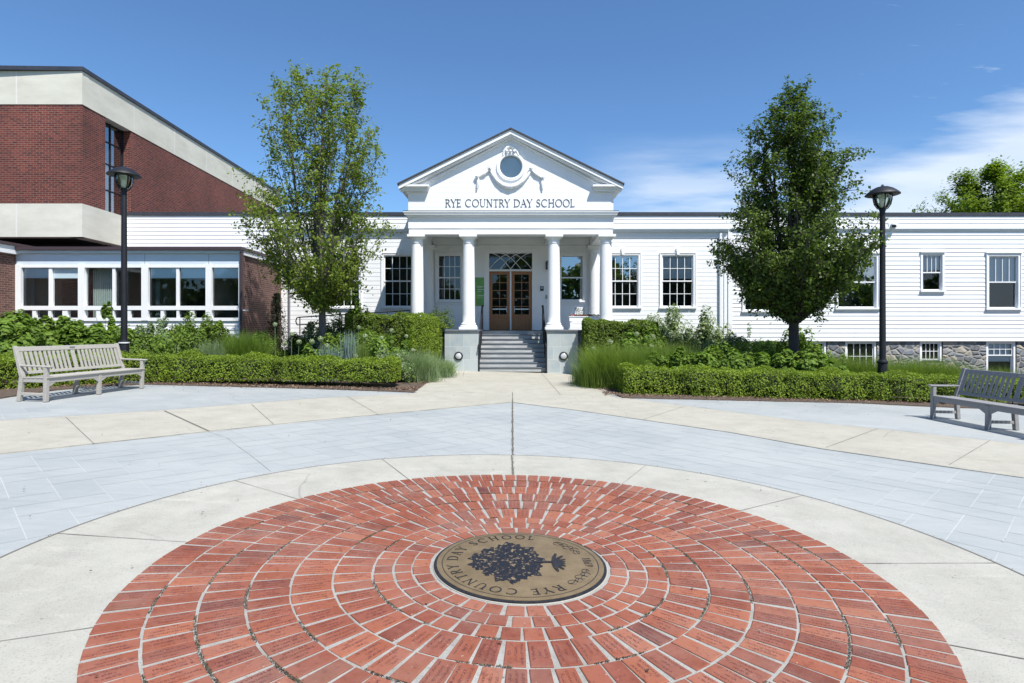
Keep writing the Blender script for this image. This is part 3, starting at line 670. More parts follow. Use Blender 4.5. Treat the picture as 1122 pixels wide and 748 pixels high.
# openings on the main wall (x by real positions along the wall)
W1 = 1.24
mainwins = [(-6.69, 'l'), (-4.47, 'l'), (4.40, 'r'), (6.58, 'r')]
zt, zb = wz(279.5), wz(336)
XR = XP(797, YW)      # corner where the coarse-boarded wing starts
holes = []
for x, _ in mainwins: holes.append((x-W1/2-.09, x+W1/2+.09, zb-.1, zt+.09))
pw = [(XP(492.5, YW), .93), (XP(627, YW), .93)]
pzt, pzb = wz(279), wz(329)
for x, ww in pw: holes.append((x-ww/2-.09, x+ww/2+.09, pzb-.1, pzt+.09))
DX0, DX1 = XP(536, YW), XP(583, YW); ZL = 1.44; DZ = wz(297); TZ0, TZ1 = wz(295.5), wz(276.5)
holes.append((DX0-.2, DX1+.2, 0, TZ1+.12))
g = MB(); siding(g, -15.2, XR, .0, 5.34, YW, .17, .007, holes)
g.build('wall', M['siding'], sch)
for x, s in mainwins:
    window(sch, x-W1/2, x+W1/2, zb, zt, YW, 4, 2, keystone=True, blind={-6.69: None, -4.47: None, 4.40: None, 6.58: .44}[x], gl=('glass', 'glassrefl') if x == 4.40 else 'glass')
window(sch, pw[0][0]-.465, pw[0][0]+.465, pzb, pzt, YW, 4, 2, keystone=True)
window(sch, pw[1][0]-.465, pw[1][0]+.465, pzb, pzt, YW, 4, 2, keystone=True, muntins=(False, False), gl='glassrefl')
# base board, frieze, cornice, parapet, roof edge, both sides of the porch
g = MB(); siding(g, -15.2, -9.215, 4.1, 5.96, YW-.16, .155, .012); g.box(-15.2, -9.215, YW-.139, YW+.3, 4.1, 5.96); g.build('upper_wall', M['siding'], sch)
g = MB(); g.box(-15.2, -9.213, YW-.21, YW+9, 5.963, 6.09); g.build('roof', M['roofedge'], sch)
for (a, b) in ((-9.21, -3.6), (3.52, XR)):
    g = MB(); g.box(a, b, YW-.03, YW+.1, 5.1, 5.339); g.build('frieze', M['trim'], sch)
    g = MB(); g.box(a, b, YW-.20, YW+.2, 5.42, 5.50); g.box(a, b, YW-.15, YW+.2, 5.34, 5.42); g.build('cornice', M['trim'], sch)
    g = MB(); siding(g, a, b, 5.503, 5.96, YW-.16, .155, .012); g.box(a, b, YW-.139, YW+.3, 5.503, 5.96); g.build('parapet', M['siding'], sch)
    g = MB(); g.box(a, b, YW-.21, YW+9, 5.963, 6.09); g.build('roof', M['roofedge'], sch)
# corner board with downspout
g = MB(); g.box(XR-.14, XR-.002, YW-.045, YW+.1, -.2, 5.338); g.build('corner_board', M['white'], sch)
g = MB(); xx = XP(318, YW); g.tube([(xx, YW-.09, 5.3), (xx, YW-.09, .4)], .04, 10); g.build('downspout', M['greymetal'], sch)
g = MB(); xx = XP(789, YW); g.box(xx-.05, xx+.04, YW-.12, YW-.03, .1, 5.3); g.build('downspout', M['trim'], sch)
# body behind so that no light leaks through
g = MB(); g.box(-15.1, XR+.01, YW+.9, YW+9, -.5, 5.9); g.build('core', M['dark'], sch)

# the wing on the right: coarse boards over a fieldstone basement
wing = empty('clapboard_wing', (0, 0, 0), 0, 'long white clapboard wing on a rough fieldstone basement, right of the dark tree', 'building wing')
YR = YW-.04; zs0 = wz(373.6); RX = 24
rw = [(XP(816, YR), XP(853, YR), wz(340), wz(281), None, 'glass'), (XP(918, YR), XP(960, YR), wz(337), wz(281), None, 'glassrefl'),
      (XP(1010.5, YR), XP(1032, YR), wz(318), wz(279), .42, 'glass'), (XP(1083, YR), XP(1115, YR), wz(337.5), wz(280.5), .49, 'glass'), (20.9, 22.0, wz(337.5), wz(280.5), .4, 'glass')]
holes = [(a-.06, b+.06, c-.06, d+.06) for a, b, c, d, _, _ in rw]
g = MB(); siding(g, XR+.001, RX, zs0, 5.42, YR, .168, .018, holes); g.build('wall', M['siding'], wing)
g = MB(); siding(g, XR+.001, RX, 5.52, 5.95, YR-.05, .15, .015); g.box(XR+.001, RX, YR-.028, YR+.3, 5.52, 5.948); g.build('parapet', M['siding'], wing)
g = MB(); g.box(XR+.001, RX, YR-.10, YR+.2, 5.44, 5.519); g.box(XR+.001, RX, YR-.05, YR+.2, 5.37, 5.4395); g.build('ledge', M['trim'], wing)
g = MB(); g.box(XR+.001, RX, YR-.09, YR+9, 5.953, 6.09); g.build('roof', M['roofedge'], wing)
for i, (a, b, c, d, bl, gl) in enumerate(rw):
    window(wing, a, b, c, d, YR, 4, 1, casing=.11 if i != 2 else .08, blind=bl, muntins=(False, i in (2, 3)) if i != 2 else (False, True), gl=gl, top_ledge=True, proud=.04)
bw = [(XP(872, YW), XP(904, YW), -.25), (XP(929, YW), XP(959, YW), -.25), (XP(1011, YW), XP(1031, YW), .2), (XP(1084, YW), XP(1112, YW), wz(412)), (21.2, 22.2, -.3)]
g = MB(); prev = XR
for a, b, c in bw:
    g.box(prev, a-.1, YW+.03, YW+.5, -1.2, zs0-.02); g.box(a-.1, b+.1, YW+.031, YW+.5, -1.2, c-.06); prev = b+.1
g.box(prev, RX, YW+.03, YW+.5, -1.2, zs0-.02)
g.build('foundation', M['field'], wing, uv=True)
for i, (a, b, c) in enumerate(bw):
    window(wing, a, b, c, zs0-.06, YW+.08, 4, 2, casing=.07, sill=False, double=True, muntins=(i != 3, True), split=.62 if i == 3 else .1, blind=.55 if i == 3 else None, proud=.02)
g = MB(); g.box(XR+.01, RX, YW+.9, YW+9, -1, 5.9); g.build('core', M['dark'], wing)
g = MB(); g.box(XR+.001, XR+.16, YR-.045, YR-.0, -.2, 5.36); g.build('corner_board', M['white'], wing)
# security camera
camr = empty('security_camera', (XP(976, YR), YR-.09, ZP(248.5, YR)), 0, 'small white security camera box on the clapboard wall beside the lamp head', 'security camera')
g = MB(); g.box(-.13, .14, .0, .06, -.12, .12); g.box(-.06, .14, -.14, .0, -.03, .11); g.build('housing', M['white'], camr, bevel=.01)
g = MB(); g.tube([(-.02, -.20, -.02), (-.02, -.07, .02)], [.055, .06], 12); g.build('lens', M['black'], camr)

# ------------------------------------------------------------------ entrance porch
YF = 20.0; ZA = 4.745; hw = 3.53
XL, XRp = CXP-hw, CXP+hw
g = MB()
# front beam and side beams: architrave (slightly set back) and frieze
g.box(XL+.02, XRp-.02, YF+.02, YF+.5, ZA, ZA+.20); g.box(XL, XRp, YF, YF+.5, ZA+.20, 5.335)
for s in (XL, XRp-.46):
    g.box(s+.021, s+.44, YF+.5, YW-.001, ZA, ZA+.20); g.box(s+.001, s+.459, YF+.5, YW-.001, ZA+.20, 5.334)
g.build('entablature', M['white'], sch)
g = MB(); g.box(XL-.07, XRp+.07, YF-.07, YW-.21, 5.336, 5.40); g.box(XL-.12, XRp+.12, YF-.13, YW-.21, 5.40, 5.47); g.box(XL-.15, XRp+.15, YF-.16, YW-.21, 5.47, 5.505); g.build('porch_cornice', M['white'], sch)
g = MB(); g.box(XL-.155, XRp+.155, YF-.165, YF-.001, 5.5055, 5.525); g.box(XL-.155, XL-.003, YF-.001, YW-.21, 5.5055, 5.525); g.box(XRp+.003, XRp+.155, YF-.001, YW-.21, 5.5055, 5.525); g.build('flashing', M['roofedge'], sch)
# ceiling with beams
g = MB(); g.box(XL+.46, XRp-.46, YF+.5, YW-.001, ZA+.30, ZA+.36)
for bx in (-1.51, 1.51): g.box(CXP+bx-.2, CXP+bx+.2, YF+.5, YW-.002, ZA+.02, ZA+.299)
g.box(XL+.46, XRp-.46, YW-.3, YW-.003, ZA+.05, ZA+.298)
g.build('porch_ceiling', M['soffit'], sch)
# gable
ZP0 = 5.508; PK = 8.31; EV = 6.44; half = 3.82; sl = (PK-EV)/half
def roofz(x): return PK-abs(x-CXP)*sl
WXc, WZc = CXP, 7.055
g = MB()
nseg = 32; ro = .42
circ = [(WXc+ro*math.cos(2*math.pi*i/nseg+math.pi/2), WZc+ro*math.sin(2*math.pi*i/nseg+math.pi/2)) for i in range(nseg+1)]
ztp = PK-.3
left = [(XL, ZP0), (CXP, ZP0)]+[circ[i] for i in range(nseg//2, -1, -1)][::1]
# left half: bottom centre up along the left side of the circle to the top
lc = [circ[i] for i in range(nseg//2, -1, -1)]; rc_ = [circ[i] for i in range(nseg//2, nseg+1)]
polyL = [(XL, ZP0), (CXP, ZP0)]+lc+[(CXP, ztp), (XL, roofz(XL)-.2)]
polyR = [(CXP, ZP0), (XRp, ZP0), (XRp, roofz(XRp)-.2), (CXP, ztp)]+rc_[::-1]
g.prism(polyL, YF, YF+.2); g.prism(polyR, YF, YF+.2)
g.box(XL, XL+.1, YF+.2, YW+5, ZP0, roofz(XL)-.21); g.box(XRp-.1, XRp, YF+.2, YW+5, ZP0, roofz(XRp)-.21)
g.build('pediment', M['white'], sch)
g = MB()
for k in range(1, 15):      # board seams of the tympanum
    z = ZP0+.17*k
    xa = XL+.01 if z < roofz(XL)-.25 else CXP-(ztp-z)/sl+.02; xb = 2*CXP-xa
    segs = [(xa, xb)]
    if abs(z-WZc) < .5: segs = [(xa, CXP-.5), (CXP+.5, xb)]
    for a, b in segs:
        if b > a: g.box(a, b, YF-.0025, YF+.001, z, z+.006)
g.build('board_seams', M['trim'], sch)
g = MB()
for s in (-1, 1):
    X = lambda d: CXP+s*d
    def rake(lo, hi, y0, y1, e=half): g.prism([(X(0), PK-lo), (X(e), EV-lo), (X(e), EV-hi), (X(0), PK-hi)], y0, y1)
    rake(.055, .20, YF-.265, YF-.0005, half-.01); rake(.20, .26, YF-.20, YF-.0007, half-.05); rake(.26, .33, YF-.07, YF-.0009, half-.25)
    g.prism([(X(half-.01), EV-.055), (X(half-.01), EV-.16), (X(hw-.001), EV-.16+.02), (X(hw-.001), EV+.05)], YF, YW+5)
g.build('raking_cornice', M['white'], sch)
for s in (-1, 1):
    g = MB(); X = lambda d: CXP+s*d
    g.prism([(X(0), PK), (X(half+.03), EV-.03*sl), (X(half+.03), EV-.055-.03*sl), (X(0), PK-.0545)], YF-.31, YW+5); g.build('gable_roof', M['shingle'], sch)
    g = MB(); xa, xb = sorted((X(half-.05), X(half-1.03)))
    g.box(xa, xb, YF-.255, YF-.001, 6.33, 6.395); xa2, xb2 = (xa+.03, xb-.03); g.box(xa2, xb2, YF-.17, YF-.001, 6.27, 6.3295); g.box(xa2+.03, xb2-.03, YF-.12, YF-.001, 6.20, 6.2695)
    g.build('cornice_return', M['white'], sch)
# round window
rwn = empty('round_window'); rwn.parent = sch
def torus(g, c, Rr, r, n=48, k=10, sc_=(1, 1), dy=1):
    b = len(g.v)
    for i in range(n):
        t = 2*math.pi*i/n
        for j in range(k):
            a = 2*math.pi*j/k; q = Rr+r*math.cos(a); g.v.append((c[0]+q*math.cos(t)*sc_[0], c[1]-r*math.sin(a)*dy, c[2]+q*math.sin(t)*sc_[1]))
    for i in range(n):
        for j in range(k): g.f.append((b+i*k+j, b+i*k+(j+1) % k, b+((i+1) % n)*k+(j+1) % k, b+((i+1) % n)*k+j)); g.m.append(0)
g = MB(); torus(g, (WXc, YF-.01, WZc), .425, .05); torus(g, (WXc, YF-.035, WZc), .475, .022); g.build('ring_frame', M['white'], rwn, smooth=True)
g = MB(); b = 0; g.add([(WXc+.41*math.cos(t), YF+.05, WZc+.41*math.sin(t)) for t in np.linspace(0, 2*math.pi, 48, endpoint=False)], [tuple(range(48))]); g.build('pane', M['globe'], rwn)
g = MB(); g.box(WXc-.5, WXc+.5, YF+.201, YF+.6, WZc-.5, WZc+.5); g.build('recess', M['dark'], rwn)
g = MB(); g.add([(WXc+.405*math.cos(t), YF+.09, WZc+.405*math.sin(t)) for t in np.linspace(0, 2*math.pi, 48, endpoint=False)], [tuple(range(48))]); g.build('backing', mat('pane_brightener', (.78, .80, .88), .9), rwn)  # pale disc added close behind the pane to catch sun and brighten it
# carved swag
sw = empty('carved_swag'); sw.parent = sch
S = lambda x, y: (WXc+(x-559)/297.8, WZc-(y-260)/297.8)
def leafy_tube(g, pts, rads, seed):
    r_ = random.Random(seed); P = []
    for a, b in zip(pts, pts[1:]):
        for k in range(4): P.append((a[0]+(b[0]-a[0])*k/4, a[1]+(b[1]-a[1])*k/4))
    P.append(pts[-1]); n = len(P)
    rr = [np.interp(i/(n-1), np.linspace(0, 1, len(rads)), rads) for i in range(n)]
    g.tube([(x, YF-.04, z) for x, z in P], rr, 8)
    for (x, z), r in zip(P, rr):
        for k in range(3): a = r_.uniform(0, 6.28); q = r*.62; g.sphere((x+q*math.cos(a), YF-.045-abs(q*math.sin(a))*.35, z+q*math.sin(a)), r*.5, 8)
g = MB()
arc_pts = [S(345, 290), S(375, 345), S(420, 405), S(480, 450), S(550, 468), S(620, 450), S(685, 405), S(735, 345), S(765, 290)]
leafy_tube(g, arc_pts, [.035, .07, .095, .07, .035], 1); g.build('garland', M['white'], sw, smooth=True)
for a, b_, c, d in (((340, 285), (290, 330), (225, 365), (212, 490)), ((765, 285), (815, 335), (880, 375), (882, 495))):
    g = MB(); leafy_tube(g, [S(*a), S(*b_), S(*c)], [.04, .06, .04], 3); g.build('garland', M['white'], sw, smooth=True)
    g = MB(); leafy_tube(g, [S(*c), (S(*c)[0], (S(*c)[1]+S(*d)[1])/2), S(*d)], [.03, .06, .025], 4); g.build('drop', M['white'], sw, smooth=True)
for q in ((345, 275), (765, 278), (215, 360), (888, 372), (555, 465)):
    g = MB(); x, z = S(*q)
    for k in range(6): a = k*math.pi/3; g.sphere((x+.05*math.cos(a), YF-.08, z+.05*math.sin(a)), .034, 8)
    g.sphere((x, YF-.11, z), .032, 8); g.build('rosette', M['white'], sw, smooth=True)
g = MB(); leafy_tube(g, [S(478, 150), S(492, 100), S(520, 65), S(555, 50), S(592, 65), S(620, 100), S(636, 150)], [.03, .05, .05, .05, .03], 5)
for x in (520, 555, 592): xx, z = S(x, 105); g.sphere((xx, YF-.09, z), .05, 8)
g.build('crest', M['white'], sw, smooth=True)
# lettering on the pediment
g = MB(); s_ = 'RYE COUNTRY DAY SCHOOL'; caph = ZP(218.2, YF)-ZP(226.4, YF); wtx = (text_width(s_)+.07*len(s_))*caph; kx = (XP(630.5, YF)-XP(488, YF))/wtx
x00 = XP(488, YF)
add_text(g, s_, lambda x, y, d: (x00+x*caph*kx, YF-d, ZP(226.4, YF)+y*caph), .003, .018, .07, .56)
g.build('lettering', M['letter'], sch)
# columns
def column(g, x, y, z0, z1, r=.225, plinth=True):
    h = z1-z0
    g.box(x-.31, x+.31, y-.31, y+.31, z0, z0+.09)
    g.lathe([(.295, .09), (.30, .115), (.285, .145), (.25, .16), (.245, .17), (.262, .185), (.262, .205), (.24, .225), (r, .25), (r*.995, .5), (r*.985, h*.36), (r*.95, h*.6), (r*.9, h*.82), (r*.86, h-.30), (r*.95, h-.285), (r*.95, h-.265), (r*.86, h-.25), (r*.86, h-.17), (r*1.0, h-.155), (r*1.12, h-.12), (r*1.22, h-.085)], (x, y, z0), 32)
    g.box(x-.30, x+.30, y-.30, y+.30, z1-.085, z1-.001)
YC = YF+.25
for x in (-3.30, -1.513, 1.455, 3.27):
    g = MB(); column(g, x, YC, ZL+.015 if abs(x) > 2 else 1.465, ZA); g.build('column', M['white'], sch, smooth='auto')
for x in (-3.28, 3.25):
    g = MB(); column(g, x, YW-.25, ZL+.015, ZA); g.build('column', M['white'], sch, smooth='auto')
# porch floor and steps
g = MB(); SX0, SX1 = XP(524.3, 19.85), XP(599.5, 19.85)
g.box(XL-.02, SX0-.001, YF+.02, YW, ZL-.10, ZL+.014); g.box(SX1+.001, XRp+.02, YF+.02, YW, ZL-.10, ZL+.014)
g.build('porch_floor', M['slab'], sch)
g = MB(); g.box(XL+.05, SX0-.4, YF+.1, YW, -.3, ZL-.101); g.box(SX1+.4, XRp-.05, YF+.1, YW, -.3, ZL-.101); g.build('porch_base', M['bluestone'], sch, uv=True)
st = empty('stairs'); st.parent = sch
nr_ = 9; z00 = .012; rh = (ZL-z00)/nr_; y0 = 19.95; td = .24
for k in range(nr_):
    z1 = z00+rh*(k+1); ya = y0+td*k; yb = YW if k == nr_-1 else ya+td+.03
    g = MB(); g.box(SX0+.002, SX1-.002, ya+.03, YW-.01 if k == nr_-1 else yb+.3, z1-rh, z1-.030); g.build('riser', M['riser'], st)
    g = MB(); g.box(SX0+.003, SX1-.003, ya, yb, z1-.029, z1); g.build('tread', M['slab'], st, bevel=.006)
PDX = [(XP(487.3, 19.8), SX0), (SX1, XP(633.3, 19.8))]
for k, (a, b) in enumerate(PDX):
    pd = empty('pedestal'); pd.parent = sch
    g = MB(); g.box(a, b, 19.8, 22.9, -.3, 1.395); g.build('block', M['bluestone'], pd, uv=True)
    g = MB(); g.box(a-.04, b+.035, 19.75, 22.95, 1.396, 1.462); g.build('cap', M['slab'], pd, bevel=.008)
    lx = XP(502.5, 19.8) if k == 0 else XP(617.5, 19.8); lz = ZP(390, 19.8)
    g = MB(); n0 = len(g.v); g.lathe([(.15, 0), (.15, .035), (.135, .045), (.105, .045), (.10, .03)], (0, 0, 0), 28)
    g.v = [(lx+x, 19.799-z, lz+y) for x, y, z in g.v]; fr = g.build('light_rim', M['black'], pd, smooth='auto')
    g = MB(); g.lathe([(.11, 0), (.108, .035), (.08, .055), (.03, .065)], (0, 0, 0), 24); g.v = [(lx+x, 19.799-z, lz+y) for x, y, z in g.v]; g.build('light_lens', mat('frosted_lens', (.48, .51, .52), .25) if k == 0 else bpy.data.materials['frosted_lens'], pd, smooth='auto')
# handrails
for k, (xb_, lab) in enumerate(((XP(522.8, 19.75)+.06, 'black iron handrail on the left side of the entrance steps'), (XP(600.5, 19.75)-.06, 'black iron handrail on the right side of the entrance steps'))):
    hr = empty('handrail', (xb_, 19.8, 0), 0, lab, 'handrail', 'handrails of the entrance steps')
    p0, p1 = (0, 0, .93), (0, 2.2, 2.36)
    g = MB(); g.bar((0, -.05, .90), p1, .06, .06, up=(1, 0, 0)); g.bar(p1, (0, 2.7, 2.36), .05, .05); g.tube([(0, -.05, .9), (0, -.11, .86), (0, -.10, .79)], .022, 8); g.build('top_rail', M['black'], hr)
    g = MB(); g.bar((0, .03, .22), (0, 2.2, 1.60), .03, .03, up=(1, 0, 0)); g.build('lower_rail', M['black'], hr)
    for y in (0, .73, 1.46, 2.2):
        zb_ = .01 if y == 0 else z00+rh*(math.floor((y+19.8-y0)/td)+1); g = MB(); g.box(-.025, .025, y-.025, y+.025, min(zb_, ZL), .93+y*.65); g.box(-.045, .045, y-.045, y+.045, min(zb_, ZL), min(zb_, ZL)+.02); g.build('post', M['black'], hr)
    g = MB()
    for q in range(1, 17):
        y = q*.13; g.box(-.011, .011, y-.011, y+.011, .22+y*.625, .91+y*.65)
    g.build('balusters', M['black'], hr)
# doors
dr = empty('door_surround'); dr.parent = sch
g = MB(); zD = ZL+.005
g.box(DX0-.20, DX0, YW-.05, YW+.2, zD, TZ1+.12); g.box(DX1, DX1+.20, YW-.05, YW+.2, zD, TZ1+.12); g.box(DX0, DX1, YW-.05, YW+.2, TZ1, TZ1+.12)
g.box(DX0, DX1, YW-.0, YW+.19, DZ+.002, TZ0); g.build('frame', M['white'], dr)
XM = (DX0+DX1)/2
g = MB(); g.box(XM-.03, XM+.03, YW+.03, YW+.12, zD, DZ); g.build('mullion', M['trim'], dr)
g = MB()
# interlaced arcs of the transom
tw, th = DX1-DX0, TZ1-TZ0
g.box(DX0, DX1, YW+.05, YW+.09, TZ0, TZ0+.03); g.box(DX0, DX1, YW+.05, YW+.09, TZ1-.025, TZ1)
for c0, c1 in ((0, .5), (.25, .75), (.5, 1), (-.28, .28), (.72, 1.28), (0, 1)): pass
def arcline(xa, za, xb, zb2, bulge):
    pts = []
    for i in range(13):
        t = i/12; x = xa+(xb-xa)*t; z = za+(zb2-za)*(1-(1-t)**bulge); pts.append((DX0+tw*x, YW+.07, TZ0+th*z))
    g.tube(pts, .012, 6)
for xa, xb in ((.0, .55), (.5, 1.0), (.26, .78)):
    arcline(xa, .05, xb-.05 if xb < 1 else .95, .97, 1.7); arcline(1-xa, .05, 1-(xb-.05 if xb < 1 else .95), .97, 1.7)
g.build('transom_bars', M['white'], dr)
g = MB(); g.add([(DX0, YW+.10, TZ0), (DX1, YW+.10, TZ0), (DX1, YW+.10, TZ1), (DX0, YW+.10, TZ1)], [(0, 1, 2, 3)]); g.build('transom_pane', M['glass'], dr)
for k, (a, b) in enumerate(((DX0+.005, XM-.032), (XM+.032, DX1-.005))):
    d = empty('door'); d.parent = sch; g = MB(); ya, yb = YW+.055, YW+.10; stl = .12; zp = zD+.62; ztop = DZ-.005
    g.box(a, a+stl, ya, yb, zD+.01, ztop); g.box(b-stl, b, ya, yb, zD+.01, ztop); g.box(a+stl, b-stl, ya, yb, ztop-.12, ztop); g.box(a+stl, b-stl, ya, yb, zD+.01, zD+.16); g.box(a+stl, b-stl, ya, yb, zp-.08, zp)
    g.box(a+stl, b-stl, ya+.022, yb-.005, zD+.16, zp-.08); xm = (a+b)/2
    for qa, qb in ((a+stl+.03, xm-.02), (xm+.02, b-stl-.03)): g.box(qa, qb, ya+.008, ya+.0225, zD+.2, zp-.12)
    g.box(xm-.014, xm+.014, ya+.006, yb-.01, zp, ztop-.12)
    for j in range(1, 5):
        z = zp+(ztop-.12-zp)*j/5; g.box(a+stl, b-stl, ya+.007, yb-.011, z-.013, z+.013)
    g.build('leaf', M['oak'], d)
    g = MB(); g.add([(a+stl, ya+.028, zp), (b-stl, ya+.028, zp), (b-stl, ya+.028, ztop-.12), (a+stl, ya+.028, ztop-.12)], [(0, 1, 2, 3)]); g.build('pane', M['glass'], d)
    g = MB(); zz = zD+.83; g.box(a+.13, b-.13, ya-.06, ya-.035, zz-.022, zz+.022); g.box(a+.14, a+.17, ya-.04, ya-.0005, zz-.02, zz+.02); g.box(b-.17, b-.14, ya-.04, ya-.0005, zz-.02, zz+.02); g.build('push_bar', mat('steel', (.65, .66, .68), .25, .9), d)
    hx = xm+(.30 if k == 0 else -.30); g = MB(); g.box(hx+(.0 if k else -.03), hx+(.03 if k else 0), ya-.05, ya-.0005, zD+.7, zD+.95); g.build('handle', M['greymetal'], d)
g = MB(); e = .0
g.add([(DX0-.1, YW+.201, zD-.02), (DX1+.1, YW+.201, zD-.02), (DX1+.1, YW+.201, TZ1+.1), (DX0-.1, YW+.201, TZ1+.1), (DX0-.1, YW+.89, zD-.02), (DX1+.1, YW+.89, zD-.02), (DX1+.1, YW+.89, TZ1+.1), (DX0-.1, YW+.89, TZ1+.1)], [(4, 7, 6, 5), (0, 4, 5, 1), (3, 2, 6, 7), (1, 5, 6, 2), (0, 3, 7, 4)]); g.build('vestibule', M['dark'], dr)
# small things on the porch wall
sg = empty('wall_sign', (XP(524.5, YW-.03), YW-.04, wz(319.5)), 0, 'tall green notice panel with lines of white text left of the doors', 'sign')
gm = mat('green_sign', (.10, .30, .07), .5); t, p, L = parts(gm)
L.new(ramp(t, noise(t, coord(t), 1.6, 3), [(.3, (.07, .25, .10)), (.7, (.20, .42, .07))]), p.inputs['Base Color'])
g = MB(); g.box(-.245, .245, 0, .02, -.56, .56); g.build('board', gm, sg)
g = MB()
for z, w_, h_ in ((.20, .30, .02), (.15, .24, .014), (.07, .34, .024), (.0, .2, .014), (-.16, .3, .022), (-.22, .22, .014)):
    x = -.05
    while x < -.05+w_*.8: l = rng.uniform(.02, .05); g.box(x, x+l, -.003, -.0005, z, z+h_); x += l+.012
g.build('print', M['white'], sg)
lt = empty('wall_lantern', (XP(599.5, YW), YW-.03, wz(291)), 0, 'small black wall lantern right of the entrance doors', 'lantern')
g = MB(); g.box(-.05, .05, -.01, .03, -.12, .12); g.bar((0, 0, .08), (0, -.12, .14), .02, .02); g.prism([(-.08, .10), (.08, .10), (.02, .18), (-.02, .18)], -.20, -.04); g.prism([(-.05, -.16), (.05, -.16), (.065, -.13), (-.065, -.13)], -.185, -.055)
for sx in (-1, 1):
    for yy in (-.19, -.06): g.box(sx*.06-.006, sx*.06+.006, yy, yy+.012, -.13, .10)
g.build('cage', M['black'], lt)
g = MB(); g.box(-.05, .05, -.175, -.065, -.125, .095); g.build('glazing', M['globe'], lt)
kp = empty('card_reader', (XP(593.7, YW), YW-.03, wz(316)), 0, 'small square black card reader on the wall right of the doors', 'card reader')
g = MB(); g.box(-.07, .07, -.02, .03, -.09, .09); g.build('casing', M['black'], kp, bevel=.006); g = MB(); g.box(-.045, .045, -.024, -.0205, -.02, .06); g.build('face', M['greymetal'], kp)
kb = empty('intercom', (XP(599, YW), YW-.03, wz(325)), 0, 'small grey intercom box below the wall lantern by the doors', 'intercom')
g = MB(); g.box(-.06, .06, -.02, .03, -.08, .08); g.build('casing', M['greymetal'], kb, bevel=.006); g = MB()
for z in (-.04, -.02, 0, .02): g.box(-.03, .03, -.023, -.0205, z, z+.006)
g.build('grille', M['black'], kb)
# roof vent behind the right slope
xv = XP(634, 23); zr = roofz(xv)
rv = empty('roof_vent', (xv, 23, zr), 0, 'dark metal roof vent standing on the right slope of the pediment roof', 'roof vent')
g = MB(); g.tube([(0, 0, -.15), (0, 0, .28)], .07, 12); g.build('pipe', M['greymetal'], rv)
g = MB(); g.tube([(-.28, 0, .32), (.2, 0, .32)], [.10, .10], 14); g.tube([(.2, 0, .32), (.3, 0, .34)], [.13, .10], 14); g.build('cowl', M['darkbrown'], rv, smooth='auto')
# planter with flowers and framed picture on the right of the porch
pl = empty('flower_box', (XP(640, 21), 20.8, ZP(352, 20.8)), 0, 'long white flower box with red and purple blooms at the right edge of the porch', 'flower box')
pl.location.z = ZL+.016
g = MB(); zq = ZP(347, 20.8)-pl.location.z; g.box(-.56, .56, -.1, .1, zq-.16, zq-.005); g.box(-.58, .58, -.12, .12, zq-.005, zq+.02)
for sx in (-.5, .5): g.box(sx-.03, sx+.03, -.08, .08, 0, zq-.16)
g.build('trough', M['white'], pl)
P = nr.uniform([-.54, -.09, zq+.02], [.54, .09, zq+.09], (260, 3)); quads_obj('flowers', scatter_leaf_quads(P, nr.normal(size=(260, 3)), .04, .9), L_['red'], pl)
P = nr.uniform([-.54, -.09, zq+.0], [.54, .09, zq+.08], (260, 3)); quads_obj('foliage', scatter_leaf_quads(P, nr.normal(size=(260, 3)), .04, .6), L_['mix'], pl)
fr = empty('framed_stand', (XP(635, 21.4), 21.4, ZL+.016), 0, 'white slant-sided frame round green plants behind the flower box', 'plant stand')
zq = ZP(346, 21.4)-ZL-.016; zq2 = ZP(335.5, 21.4)-ZL-.016
g = MB(); g.bar((-.32, 0, zq), (-.2, 0, zq2), .06, .05, up=(0, 1, 0)); g.bar((-.2, 0, zq2), (.2, 0, zq2), .05, .06, up=(0, 0, 1)); g.bar((.2, 0, zq2), (.24, 0, zq), .06, .05, up=(0, 1, 0)); g.bar((-.34, 0, zq), (.27, 0, zq), .055, .05)
for sx in (-.3, .24): g.bar((sx, 0, 0), (sx, 0, zq), .05, .05)
g.build('frame', M['white'], fr)
P = nr.uniform([-.18, -.04, zq+.02], [.18, .04, zq2-.06], (220, 3)); quads_obj('foliage', scatter_leaf_quads(P, nr.normal(size=(220, 3)), .05, .35), L_['mix'], fr)

# ------------------------------------------------------------------ glass-fronted low wing on the left
YG = 19.7; gw = empty('glazed_wing', (0, 0, 0), 0, 'low flat-roofed white wing with a long row of windows behind the left bench', 'building wing')
def gx(px): return XP(px, YG)
def gzz(py): return ZP(py, YG)
XG0, XG1 = gx(18), -9.17
ribs = [(18, 24), (53.3, 56.8), (86.5, 93.3), (123, 126.2), (155.8, 163), (193, 196.2), (226, 232.6), (262, 265.4)]
g = MB()
for i, (a, b) in enumerate(ribs):
    big = i in (0, 2, 4, 6, 7); g.box(gx(a), gx(b) if i < 7 else XG1, YG-(.05 if big else 0), YG+.12, gzz(351) if big else gzz(335), gzz(293) if not big else gzz(289.5))
g.box(XG0, XG1, YG-.03, YG+.119, gzz(293), gzz(290)); g.box(XG0, XG1, YG-.045, YG+.118, gzz(339.5), gzz(335)); g.box(XG0, XG1, YG-.04, YG+.117, gzz(351.5), gzz(348))
g.build('window_frame', M['white'], gw)
lows = [[(85, 135), (150, 200), (212, 258), (278, 325)], [(350, 397), (412, 463), (470, 500), (537, 585)], [(610, 660), (672, 725), (735, 780), (797, 845)], [(872, 980)]]
g = MB(); pg_ = []
for row in lows:
    for (a, b), (c, d) in zip(row, row[1:]): g.box(gx(b/3.74), gx(c/3.74), YG-.028, YG+.115, gzz(348), gzz(339.5))
g.build('lower_mullions', M['white'], gw)
big = [(24, 53.3), (56.8, 86.5), (93.3, 123), (126.2, 155.8), (163, 193), (196.2, 226), (232.6, 262)]
